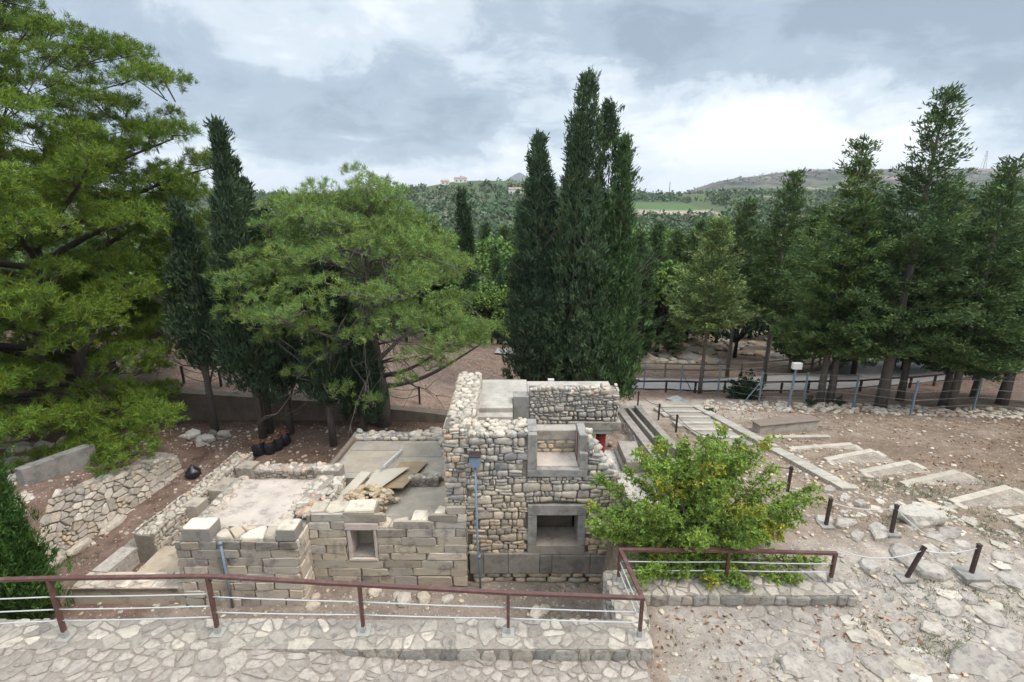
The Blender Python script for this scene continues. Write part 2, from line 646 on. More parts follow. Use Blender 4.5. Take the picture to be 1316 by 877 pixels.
def stone(mb, poly, o, u, v, depth, gap, rnd, tint, rounds=1, soft=0.72, mat=0, sink=0.04, q=0.25, surf=None, rag=0.0):
    """one stone standing proud of the wall plane; o,u,v span the plane, the normal is u x v"""
    n = u.cross(v)
    cx, cy = pcentroid(poly)
    r = math.sqrt(max(1e-5, parea(poly)))
    s0 = max(0.3, 1 - 2 * gap / r)
    for _ in range(rounds):
        poly = chaikin(poly, q)
    k = len(poly)
    if rag:
        poly = [(cx + (p[0] - cx) * f, cy + (p[1] - cy) * f) for p in poly for f in (1 + rnd.uniform(-rag, rag * .4),)]
    d = depth * rnd.uniform(0.6, 1.3)
    ta, tb = rnd.uniform(-.35, .35) * d / r, rnd.uniform(-.35, .35) * d / r
    vs = []
    for sc, dn in ((s0, -sink), (s0, d * 0.55), (s0 * soft, d)):
        for p in poly:
            du, dv = (p[0] - cx) * sc, (p[1] - cy) * sc
            base = o + u * (cx + du) + v * (cy + dv)
            if surf:
                base = base + n * surf(cx + du, cy + dv)
            nn = dn if dn < 0 else dn + ta * du + tb * dv + rnd.uniform(-.1, .1) * d
            vs.append(base + n * nn)
    c = o + u * cx + v * cy + n * (d * rnd.uniform(0.92, 1.1))
    if surf:
        c = c + n * surf(cx, cy)
    vs.append(c)
    fs = []
    for a in (0, 1):
        for i in range(k):
            j = (i + 1) % k
            fs.append((a * k + i, a * k + j, (a + 1) * k + j, (a + 1) * k + i))
    for i in range(k):
        fs.append((2 * k + i, 2 * k + (i + 1) % k, 3 * k))
    mb.add(vs, fs, mat, tint)


X3, Y3, Z3 = Vector((1, 0, 0)), Vector((0, 1, 0)), Vector((0, 0, 1))


def tint_pick(rnd, palette, var=0.16):
    p = palette[rnd.randrange(len(palette))]
    k = rnd.uniform(1 - var, 1 + var)
    return tuple(c * k for c in p)


GREY = [(0.95, 0.95, 0.96), (0.82, 0.83, 0.85), (1.08, 1.06, 1.04), (1.0, 0.93, 0.85), (0.66, 0.68, 0.72), (1.18, 1.15, 1.10), (1.0, 0.97, 0.92)]
WARM = [(1.1, 0.98, 0.82), (1.0, 0.9, 0.76), (0.85, 0.78, 0.68), (1.15, 1.05, 0.92), (0.95, 0.92, 0.88), (1.2, 1.0, 0.78)]
PALE = [(1.15, 1.1, 1.03), (1.0, 0.97, 0.92), (1.25, 1.2, 1.14), (0.9, 0.86, 0.8), (1.1, 1.0, 0.9)]
ASH = [(1, 1, 1), (1.1, 1.05, 1.0), (0.88, 0.86, 0.84), (0.95, 0.9, 0.82), (1.05, 0.98, 0.88), (0.78, 0.76, 0.75)]


def stones(mb, o, u, v, cells, depth, gap, rnd, palette, mask=None, rounds=1, soft=0.72, mat=0, tintf=None, q=0.25, surf=None, var=0.16, rag=0.05):
    o = Vector(o)
    for c in cells:
        if parea(c) < 0.0012:
            continue
        cu, cv = pcentroid(c)
        if mask and not mask(cu, cv):
            continue
        t = tint_pick(rnd, palette, var)
        if tintf:
            k = tintf(cu, cv)
            t = tuple(a * b for a, b in zip(t, k)) if hasattr(k, '__len__') else tuple(a * k for a in t)
        stone(mb, c, o, u, v, depth, gap, rnd, t, rounds, soft, mat, q=q, surf=surf, rag=rag)


_ico = None


def blob(mb, c, rad, rnd, tint=(1, 1, 1), mat=0, rough=0.28, rz=None, sub=2, flat=0.0):
    """an irregular lump of rock"""
    global _ico
    if _ico is None:
        import bmesh
        _ico = {}
        for s in (1, 2, 3):
            bm = bmesh.new()
            bmesh.ops.create_icosphere(bm, subdivisions=s, radius=1)
            _ico[s] = ([Vector(x.co) for x in bm.verts], [[q.index for q in f.verts] for f in bm.faces])
            bm.free()
    vs, fs = _ico[sub]
    off = Vector((rnd.uniform(0, 90), rnd.uniform(0, 90), rnd.uniform(0, 90)))
    rz = rnd.uniform(0, 6.28) if rz is None else rz
    cs, sn = math.cos(rz), math.sin(rz)
    out = []
    c = Vector(c)
    for p in vs:
        k = 1 + rough * mnoise.noise(p * 1.1 + off) * 1.6 + rough * 0.5 * mnoise.noise(p * 2.7 + off)
        # boxy rocks: push towards a rounded cube
        m = max(abs(p.x), abs(p.y), abs(p.z))
        k *= 0.75 + 0.25 / m * 0.8
        x, y, z = p.x * k * rad[0], p.y * k * rad[1], p.z * k * rad[2]
        if flat:
            z = max(-flat * rad[2], min(flat * rad[2], z))
        out.append((c.x + x * cs - y * sn, c.y + x * sn + y * cs, c.z + z))
    mb.add(out, fs, mat, tint)

# ------------------------------------------------------------------ terrain: one sheet to the horizon
WALL_X = [-30, -24, -19, -13, -8, -3.1, -1.0, 0.5]
WALL_Y = [21.5, 20.6, 20.3, 19.7, 19.6, 19.4, 19.3, 19.3]
WALL_Z = [0.3, 0.1, 0.0, -0.1, -0.4, -0.85, -1.15, -1.2]


def interp(x, pts):
    return np.interp(x, [p[0] for p in pts], [p[1] for p in pts])


FAR = [(24, -2.6), (26.5, -3.0), (28.5, -3.5), (31.5, -3.7), (36, -4.0), (60, -6.2), (100, -9), (200, -14), (300, -14), (450, -6.5), (620, 6.5), (900, 5), (1500, -5), (9000, -20)]
RIGHT = [(0, -.30), (8.4, -.28), (9.4, -.05), (11, 0), (24, -2.6)] + FAR[1:]


def G(X, Y):
    X = np.asarray(X, float); Y = np.asarray(Y, float)
    X, Y = np.broadcast_arrays(X, Y)
    zr = interp(Y, RIGHT)
    # left half: court, passage, yard with the trees
    zl = np.where(Y < 11.9, -1.6, -1.6 + 0.4 * sstep(11.9, 14.5, Y))
    pas = (X > -12.0) & (X < -9.2) & (Y < 17)
    zl = np.where(pas, -1.6 + 0.25 * sstep(11, 16, Y), zl)
    bank = interp(Y, [(9, .3), (11, .2), (12.5, 0.1), (15.2, -.55), (17, -.95), (19, -1.2)])
    zl = np.where((X < -12.3) & (Y > 10.2), bank, zl)
    wy = np.interp(X, WALL_X, WALL_Y); wz = np.interp(X, WALL_X, WALL_Z)
    up = wz - 0.03 - 0.03 * np.clip(Y - wy, 0, 12)
    zl = np.where(Y > wy + 0.25, up, zl)
    zl = zl + (zr - zl) * sstep(28, 44, Y)
    s = np.where(Y < 19, (X > 4.85).astype(float), sstep(-0.5, 4.9, X))
    blend = sstep(19, 22, Y)
    s = (X > 4.85) * (1 - blend) + sstep(-0.5, 4.9, X) * blend
    z = zl * (1 - s) + zr * s
    # paved floor right of the building
    z = np.where((X > 2.2) & (X <= 4.85) & (Y > 9.3) & (Y < 18), np.maximum(z, -1.0), z)
    # raised ground under the shrub, the paved forecourt
    z = np.where((X > 2.3) & (Y < 12.6), np.where(X > 2.3, zr, z), z)
    lev = -.03 - .24 * sstep(-5.2, -0.8, X)
    z = np.where(Y < 7.5, lev, z)
    # valley relief and hills
    far = sstep(60, 160, Y)
    z = z + far * (vnoise(X * 0.012 + 40, Y * 0.012 + 9, 3) - 0.5) * 5
    z = z + 17 * np.exp(-((X + 26) / 105) ** 2) * np.exp(-((Y - 620) / 150) ** 2)
    az = X / np.maximum(Y, 1)
    ridge = sstep(0.27, 0.42, az) * 52 + sstep(0.38, 0.58, az) * 26
    ridge = ridge * (0.96 + 0.10 * vnoise(X * 0.006, Y * 0.004 + 3, 4))
    z = z + ridge * np.exp(-((Y - 1500) / 420) ** 2)
    z = z + 14 * sstep(-0.45, -0.62, az) * np.exp(-((Y - 1400) / 400) ** 2)
    z = z + 240 * np.exp(-((np.abs(X - 75) / 300) ** 1.25)) * np.exp(-((Y - 5600) / 900) ** 2)
    # small unevenness
    near = 1 - sstep(40, 80, Y)
    z = z + near * (vnoise(X * 1.3 + 3, Y * 1.3, 3) - 0.5) * np.where(Y > 8, 0.12, 0.0)
    return z


def gz(x, y):
    return float(G(x, y))


def on_ground(px, py, tmax=400):
    """where the sight line through a photo point first meets the terrain"""
    d = ray(px, py)
    t, prev = 6.0, 6.0
    while t < tmax:
        p = d * t
        if CAM_Z + p[2] < gz(p[0], p[1]):
            a, b = prev, t
            for _ in range(24):
                m = (a + b) / 2
                p = d * m
                if CAM_Z + p[2] < gz(p[0], p[1]):
                    b = m
                else:
                    a = m
            p = d * b
            return Vector((p[0], p[1], CAM_Z + p[2]))
        prev = t
        t += 0.1 + t * 0.004
    p = d * tmax
    return Vector((p[0], p[1], gz(p[0], p[1])))


def axis(lo, hi, step, far_lo, far_hi, grow):
    a = list(np.arange(lo, hi + 1e-6, step))
    s, x, left = step, lo, []
    while x > far_lo:
        s *= grow
        x -= s
        left.append(x)
    s, x, right = step, hi, []
    while x < far_hi:
        s *= grow
        x += s
        right.append(x)
    return np.array(left[::-1] + a + right)


def build_ground():
    xs = axis(-20, 22, 0.2, -9000, 9000, 1.055)
    ys = axis(2.0, 34, 0.2, 0.5, 9000, 1.045)
    GX, GY = np.meshgrid(xs, ys)
    GZ = G(GX, GY)
    nx, ny = len(xs), len(ys)
    V = np.stack([GX, GY, GZ], -1).reshape(-1, 3)
    idx = np.arange(nx * ny).reshape(ny, nx)
    F = np.stack([idx[:-1, :-1], idx[:-1, 1:], idx[1:, 1:], idx[1:, :-1]], -1).reshape(-1, 4)
    me = bpy.data.meshes.new('ground')
    me.vertices.add(len(V)); me.vertices.foreach_set('co', V.astype(np.float32).ravel())
    me.loops.add(F.size); me.loops.foreach_set('vertex_index', F.astype(np.int32).ravel())
    me.polygons.add(len(F)); me.polygons.foreach_set('loop_start', np.arange(0, F.size, 4, dtype=np.int32))
    try:
        me.polygons.foreach_set('loop_total', np.full(len(F), 4, np.int32))
    except Exception:
        pass
    me.polygons.foreach_set('use_smooth', np.ones(len(F), bool))
    # soil colours
    X, Y = GX, GY
    n1 = vnoise(X * 0.5 + 11, Y * 0.5 + 2, 5, 0.6)
    n2 = vnoise(X * 1.7 + 5, Y * 1.7 + 31, 5, 0.6)

    def mixc(C, col, w):
        w = np.clip(w, 0, 1)[..., None]
        return C * (1 - w) + np.array(col) * w
    C = np.ones(X.shape + (3,)) * np.array((0.24, 0.18, 0.132))
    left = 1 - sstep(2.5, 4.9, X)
    C = mixc(C, (0.14, 0.09, 0.066), left * (Y > 11.5) * (Y < 20))  # yard earth, darkened to paint in the shade under the trees
    C = mixc(C, (0.27, 0.185, 0.14), left * sstep(19.2, 20.2, Y) * (1 - sstep(24, 30, Y)))
    C = mixc(C, (0.25, 0.195, 0.155), ((X < 2.3) & (X > -9.5) & (Y < 12)).astype(float))
    C = mixc(C, (0.19, 0.125, 0.095), ((X < -8.5) & (Y < 17)) * 1.0 * (n2 > 0.35))
    C = mixc(C, (0.48, 0.43, 0.37), ((X > 2.4) & (X < 4.9) & (Y > 12.2) & (Y < 16.6)) * 1.0)
    # leaf litter on the right slope
    lit = sstep(9.5, 13, X) * sstep(12.5, 15, Y) * (1 - sstep(23, 26, Y)) * sstep(0.40, 0.62, n1)
    C = mixc(C, (0.175, 0.122, 0.085), lit * 0.85)
    C = mixc(C, (0.35, 0.295, 0.245), sstep(2.4, 3.2, X) * (1 - sstep(9.5, 11, Y)) * 0.9)
    C = mixc(C, (0.42, 0.36, 0.30), sstep(4.5, 6, X) * (1 - sstep(11, 14, X)) * sstep(20, 23, Y) * (1 - sstep(25, 27, Y)) * 0.6)
    C = mixc(C, (0.15, 0.10, 0.075), sstep(25.2, 26.2, Y + (X - 8) * -0.03) * (1 - sstep(36, 42, Y)) * 0.9)  # brown earth with the shade below the right conifers mixed into its colour
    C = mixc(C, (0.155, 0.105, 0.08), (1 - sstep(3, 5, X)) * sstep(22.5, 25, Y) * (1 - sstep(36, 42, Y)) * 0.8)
    # bright broken ground beyond the road
    C = mixc(C, (0.30, 0.235, 0.17), sstep(33.5, 36, Y) * (1 - sstep(50, 60, Y)) * sstep(6, 9, X) * (1 - sstep(26, 32, X)) * sstep(0.35, 0.55, n1))
    v = sstep(45, 65, Y)
    C = mixc(C, (0.075, 0.095, 0.045), v)
    big = vnoise(X * 0.02, Y * 0.02 + 60, 4, 0.6)
    C = mixc(C, (0.25, 0.195, 0.14), v * sstep(0.60, 0.68, big) * sstep(150, 250, Y) * 0.7)
    az = X / np.maximum(Y, 1)
    h = sstep(900, 1150, Y)
    hn = vnoise(X * 0.012 + 7, Y * 0.006, 5, 0.65)
    C = mixc(C, (0.075, 0.08, 0.062), h)
    C = mixc(C, (0.145, 0.112, 0.10), h * sstep(0.42, 0.56, hn) * (az > 0.2))
    C = mixc(C, (0.055, 0.075, 0.045), h * sstep(0.56, 0.62, vnoise(X * 0.05, Y * 0.03 + 20, 4, 0.7)) * 0.8)
    C = mixc(C, (0.30, 0.24, 0.20), h * np.exp(-((az - 0.385 - (Y - 1500) * 0.00012) / 0.012) ** 2) * sstep(0.45, 0.55, vnoise(X * 0.03, Y * 0.03, 3)))
    # a ploughed strip and a green field
    fx = (X > 98 + 20 * n1) & (X < 172)
    C = mixc(C, (0.08, 0.125, 0.048), (fx & (Y > 458) & (Y < 505)) * 1.0)
    C = mixc(C, (0.33, 0.26, 0.20), (fx & (Y > 425) & (Y <= 458)) * 1.0)
    k = 0.80 + 0.40 * n2
    C = C * np.where(Y < 60, k, 1.0)[..., None]
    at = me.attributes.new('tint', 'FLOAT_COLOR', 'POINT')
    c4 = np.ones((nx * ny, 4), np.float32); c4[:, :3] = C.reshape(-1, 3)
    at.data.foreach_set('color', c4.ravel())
    # material: soil colour times fine grain, with pale chips of stone and brown flecks of leaf
    m = bpy.data.materials.new('soil')
    m.use_nodes = True
    t = m.node_tree
    L = t.links.new
    b = t.nodes['Principled BSDF']
    b.inputs['Roughness'].default_value = 0.95
    b.inputs['Specular IOR Level'].default_value = 0.1
    tc = t.nodes.new('ShaderNodeTexCoord')
    at = t.nodes.new('ShaderNodeAttribute'); at.attribute_name = 'tint'
    nz = t.nodes.new('ShaderNodeTexNoise'); nz.inputs['Scale'].default_value = 2.2; nz.inputs['Detail'].default_value = 9; nz.inputs['Roughness'].default_value = 0.72
    L(tc.outputs['Object'], nz.inputs['Vector'])
    rp = t.nodes.new('ShaderNodeMapRange'); rp.inputs['From Min'].default_value = .3; rp.inputs['From Max'].default_value = .7
    rp.inputs['To Min'].default_value = .62; rp.inputs['To Max'].default_value = 1.35
    L(nz.outputs['Fac'], rp.inputs['Value'])
    sc = t.nodes.new('ShaderNodeVectorMath'); sc.operation = 'SCALE'
    L(at.outputs['Color'], sc.inputs[0]); L(rp.outputs[0], sc.inputs['Scale'])
    # broad patches of scrub and bare ground on the far hills
    nf = t.nodes.new('ShaderNodeTexNoise'); nf.inputs['Scale'].default_value = 0.022; nf.inputs['Detail'].default_value = 11; nf.inputs['Roughness'].default_value = 0.78
    mpf = t.nodes.new('ShaderNodeMapping'); mpf.inputs['Scale'].default_value = (1.0, .45, 2.2)
    L(tc.outputs['Object'], mpf.inputs['Vector']); L(mpf.outputs[0], nf.inputs['Vector'])
    rf = t.nodes.new('ShaderNodeMapRange'); rf.inputs['From Min'].default_value = .42; rf.inputs['From Max'].default_value = .58
    rf.inputs['To Min'].default_value = .45; rf.inputs['To Max'].default_value = 1.6
    L(nf.outputs['Fac'], rf.inputs['Value'])
    spf = t.nodes.new('ShaderNodeSeparateXYZ'); L(tc.outputs['Object'], spf.inputs[0])
    ff = t.nodes.new('ShaderNodeMapRange'); ff.inputs['From Min'].default_value = 560; ff.inputs['From Max'].default_value = 800
    L(spf.outputs[1], ff.inputs['Value'])
    mf = t.nodes.new('ShaderNodeMix'); mf.data_type = 'FLOAT'
    L(ff.outputs[0], mf.inputs['Factor']); mf.inputs['A'].default_value = 1.0; L(rf.outputs[0], mf.inputs['B'])
    s2 = t.nodes.new('ShaderNodeVectorMath'); s2.operation = 'SCALE'
    L(sc.outputs[0], s2.inputs[0]); L(mf.outputs['Result'], s2.inputs['Scale'])
    col = s2.outputs[0]
    for scale, lim, cc, amt in ((13, .055, (.56, .51, .45), .55), (26, .05, (.50, .45, .39), .5), (17, .045, (.16, .08, .045), .75), (31, .06, (.11, .075, .05), .6)):
        vo = t.nodes.new('ShaderNodeTexVoronoi'); vo.inputs['Scale'].default_value = scale
        vo.inputs['Randomness'].default_value = 1
        L(tc.outputs['Object'], vo.inputs['Vector'])
        se = t.nodes.new('ShaderNodeSeparateColor'); L(vo.outputs['Color'], se.inputs[0])
        gt = t.nodes.new('ShaderNodeMath'); gt.operation = 'GREATER_THAN'; gt.inputs[1].default_value = 0.84
        L(se.outputs[0], gt.inputs[0])
        lt = t.nodes.new('ShaderNodeMath'); lt.operation = 'LESS_THAN'; lt.inputs[1].default_value = 0.32
        L(vo.outputs['Distance'], lt.inputs[0])
        mu = t.nodes.new('ShaderNodeMath'); mu.operation = 'MULTIPLY'; L(gt.outputs[0], mu.inputs[0]); L(lt.outputs[0], mu.inputs[1])
        m2 = t.nodes.new('ShaderNodeMath'); m2.operation = 'MULTIPLY'; L(mu.outputs[0], m2.inputs[0]); m2.inputs[1].default_value = amt
        # only near the site; far land keeps its own colour
        sp = t.nodes.new('ShaderNodeSeparateXYZ'); L(tc.outputs['Object'], sp.inputs[0])
        nr = t.nodes.new('ShaderNodeMapRange'); nr.inputs['From Min'].default_value = 40; nr.inputs['From Max'].default_value = 55
        nr.inputs['To Min'].default_value = 1; nr.inputs['To Max'].default_value = 0
        L(sp.outputs[1], nr.inputs['Value'])
        m3 = t.nodes.new('ShaderNodeMath'); m3.operation = 'MULTIPLY'; L(m2.outputs[0], m3.inputs[0]); L(nr.outputs[0], m3.inputs[1])
        mx = t.nodes.new('ShaderNodeMix'); mx.data_type = 'RGBA'
        L(m3.outputs[0], mx.inputs['Factor']); L(col, mx.inputs['A']); mx.inputs['B'].default_value = (*cc, 1)
        col = mx.outputs['Result']
    L(col, b.inputs['Base Color'])
    nb = t.nodes.new('ShaderNodeTexNoise'); nb.inputs['Scale'].default_value = 9; nb.inputs['Detail'].default_value = 9; nb.inputs['Roughness'].default_value = .75
    L(tc.outputs['Object'], nb.inputs['Vector'])
    bp = t.nodes.new('ShaderNodeBump'); bp.inputs['Strength'].default_value = .8; bp.inputs['Distance'].default_value = .05
    L(nb.outputs['Fac'], bp.inputs['Height']); L(bp.outputs[0], b.inputs['Normal'])
    me.materials.append(m)
    MATS['soil'] = m
    me.update(calc_edges=True)
    o = bpy.data.objects.new('ground', me)
    COL.objects.link(o)
    tag(o, 'bare brown earth of the site running out to wooded valley and hills', kind='structure')
    return o


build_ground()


# road beyond the fence, draped on the ground
def build_road():
    mb = MB()
    def strip(path, widths, name, dz=0.06):
        mb = MB()
        pts = [Vector((p[0], p[1], 0)) for p in path]
        # resample
        q, w = [], []
        for i in range(len(pts) - 1):
            n = max(1, int((pts[i + 1] - pts[i]).length / 0.5))
            for k in range(n):
                s = k / n
                q.append(pts[i].lerp(pts[i + 1], s)); w.append(widths[i] * (1 - s) + widths[i + 1] * s)
        q.append(pts[-1]); w.append(widths[-1])
        for _ in range(6):
            q = [q[0]] + [(q[i - 1] + q[i] * 2 + q[i + 1]) / 4 for i in range(1, len(q) - 1)] + [q[-1]]
        N = 8
        vs, fs = [], []
        for i, p in enumerate(q):
            d = (q[min(i + 1, len(q) - 1)] - q[max(i - 1, 0)]).normalized()
            s = Vector((d.y, -d.x, 0))
            for k in range(N + 1):
                r = p + s * w[i] * (k / N - 0.5)
                zz = max(gz(r.x + a, r.y + b) for a, b in ((0, 0), (.15, .15), (-.15, -.15)))
                vs.append((r.x, r.y, zz + dz))
        for i in range(len(q) - 1):
            for k in range(N):
                a = i * (N + 1) + k
                fs.append((a, a + 1, a + N + 2, a + N + 1))
        mb.add(vs, fs)
        return tag(mb.build(name, 'road', smooth=True), kind='structure')
    strip([(-1, 30.6), (6, 30.2), (12, 29.6), (18, 30.2), (25, 32.0), (36, 35.5), (60, 44)], [2.0, 2.1, 2.4, 3.2, 4.0, 4.5, 4.5], 'road', 0.06)
    strip([(22.5, 31.5), (27, 35), (34, 39.5), (46, 44)], [2.5, 4, 4.5, 4.5], 'branch_road', 0.075)


build_road()

# ------------------------------------------------------------------ forecourt paving, kerb walls and the rail
def pave_level(u, v):
    return float(-.03 - .24 * sstep(-5.2, -0.8, u))


def build_forecourt():
    rnd = random.Random(3)
    mb = MB()
    # bed between the stones
    nx, ny = 60, 8
    x0, x1, y0, y1 = -11.0, 2.4, 4.6, 7.30
    vs, fs = [], []
    for j in range(ny + 1):
        for i in range(nx + 1):
            x = x0 + (x1 - x0) * i / nx; y = y0 + (y1 - y0) * j / ny
            vs.append((x, y, pave_level(x, y) + 0.018))
    for j in range(ny):
        for i in range(nx):
            a = j * (nx + 1) + i
            fs.append((a, a + 1, a + nx + 2, a + nx + 1))
    mb.add(vs, fs, 1)
    cells = voronoi(13.4, 2.7, 0.26, 1.2, rnd, 0.5, -11.0, 4.6)
    surf = lambda u, v: pave_level(u, v) + 0.018
    stones(mb, (0, 0, 0), X3, Y3, cells, 0.024, 0.013, rnd, [(1.05, 1.0, .95), (.95, .91, .86), (1.12, 1.07, 1.0), (.86, .82, .77)], soft=0.8, surf=surf, q=0.22, var=0.08, rag=.14, rounds=2)
    tag(mb.build('pavement', ['paving', 'joint'], smooth=False), 'pale irregular flagstones laid as crazy paving before the rail', kind='structure')


def rail_post(root, x, y, z, h=0.86):
    p = MB()
    p.bar((x, y, z + 0.13), (x, y, z + h - .02), 0.055, 0.075, up=(0, 1, 0))
    p.build('post', 'rust_paint', root)
    b = MB()
    b.box((x - 0.11, y - 0.11, z), (x + 0.11, y + 0.11, z + 0.034))
    b.bar((x, y, z + .03), (x, y, z + 0.16), 0.07, 0.09, up=(0, 1, 0))
    b.build('base_plate', 'galvanised', root)


def build_rail():
    root = thing('railing', 'rust brown metal railing with steel cables along the kerb', 'railing', (0, 0, 0))
    front = [(-10.9, 7.36, 1.33), (-8.15, 7.50, 1.31), (-5.42, 7.60, 1.27), (-2.74, 7.62, 1.07), (-0.07, 7.60, .91), (2.33, 7.52, .87)]
    side = [(2.33, 7.52, .87), (2.22, 8.90, .80)]
    back = [(2.22, 8.90, .80), (4.45, 8.90, .78), (6.62, 8.87, .74)]
    for pts in (front, side, back):
        for i in range(len(pts) - 1):
            a, b = Vector(pts[i]), Vector(pts[i + 1])
            m = MB()
            d = (b - a).normalized() * 0.03
            e = d if (pts is not front or i == len(pts) - 2) else d * 0.0
            m.bar(a - d, b + e, 0.075, 0.05)
            m.build('top_rail', 'rust_paint', root)
            for f in ((.30, .49, .70) if pts is front and i < 2 else (.38, .65)):
                w = MB()
                n = 8
                pl = []
                for k in range(n + 1):
                    p = a.lerp(b, k / n)
                    pl.append((p.x, p.y, p.z * f - 0.012 * math.sin(math.pi * k / n)))
                w.tube(pl, 0.012, 6)
                w.build('cable', 'steel_cable', root, smooth=True)
    for (x, y, z) in front + back:
        rail_post(root, x, y, 0.0, z)


def kerb(name, label, x0, x1, y0, y1, zb, zt, seed, faces='fbrl', top_size=0.26, h=None):
    """a low mortared wall: core, stones on its faces and a bedded top"""
    rnd = random.Random(seed)
    mb = MB()
    mb.box((x0, y0, zb), (x1, y1, zt), 1)
    H = zt - zb
    if 'f' in faces:
        cells = courses(x1 - x0, [H * .5, H * .5] if H > .34 else [H], .22, .55, rnd, 0, 0, .03)
        stones(mb, (x0, y0, zb), X3, Z3, cells, .035, .012, rnd, GREY, q=.16, tintf=lambda u, v: .72)
    if 'b' in faces:
        stones(mb, (x1, y1, zb), -X3, Z3, voronoi(x1 - x0, H, .24, 1.5, rnd), .035, .012, rnd, GREY)
    if 'r' in faces:
        stones(mb, (x1, y0, zb), Y3, Z3, voronoi(y1 - y0, H, .22, 1.4, rnd), .035, .012, rnd, GREY)
    if 'l' in faces:
        stones(mb, (x0, y1, zb), -Y3, Z3, voronoi(y1 - y0, H, .26, 1.5, rnd), .035, .012, rnd, GREY)
    ed = voronoi(x1 - x0 + .06, y1 - y0 + .06, top_size, 1.1, rnd, .45)
    stones(mb, (x0 - .03, y0 - .03, zt), X3, Y3, ed, .02, .012, rnd, [(1, .96, .9), (.86, .83, .79), (1.08, 1.03, .97), (.74, .71, .68)], soft=.8, q=.2, rag=.12, rounds=2)
    o = mb.build(name, ['rubble', 'mortar_pale'])
    return tag(o, label, 'kerb wall')


build_forecourt()
kerb('kerb_wall', 'low stone kerb wall carrying the front railing above the court', -11.2, 2.52, 7.27, 7.92, -1.7, 0.0, 5, 'fr')
kerb('kerb_wall', 'short stone parapet under the side railing next to the shrub', 2.0, 2.62, 7.93, 9.25, -1.7, 0.0, 6, 'lr')
kerb('kerb_wall', 'low kerb of dark rough stones at the foot of the shrub', 2.63, 7.0, 8.52, 9.2, -.5, 0.02, 7, 'fr')
build_rail()

# ------------------------------------------------------------------ the two storey rubble house
def top_lumps(mb, x0, x1, y0, y1, ztop, rnd, size=.16, pal=PALE, mat=0, tilt=None, dens=1.0):
    """uneven stones along the top of a ruined wall"""
    n = int((x1 - x0) * (y1 - y0) / (size * size) * 1.1 * dens)
    for _ in range(n):
        x, y = rnd.uniform(x0, x1), rnd.uniform(y0, y1)
        z = ztop(x, y) if callable(ztop) else ztop
        s = size * rnd.uniform(.45, .95)
        blob(mb, (x, y, z + rnd.uniform(-.04, .02)), (s * rnd.uniform(.7, 1.15), s * rnd.uniform(.6, .95), s * rnd.uniform(.4, .7)), rnd, tint_pick(rnd, pal), mat, sub=2)


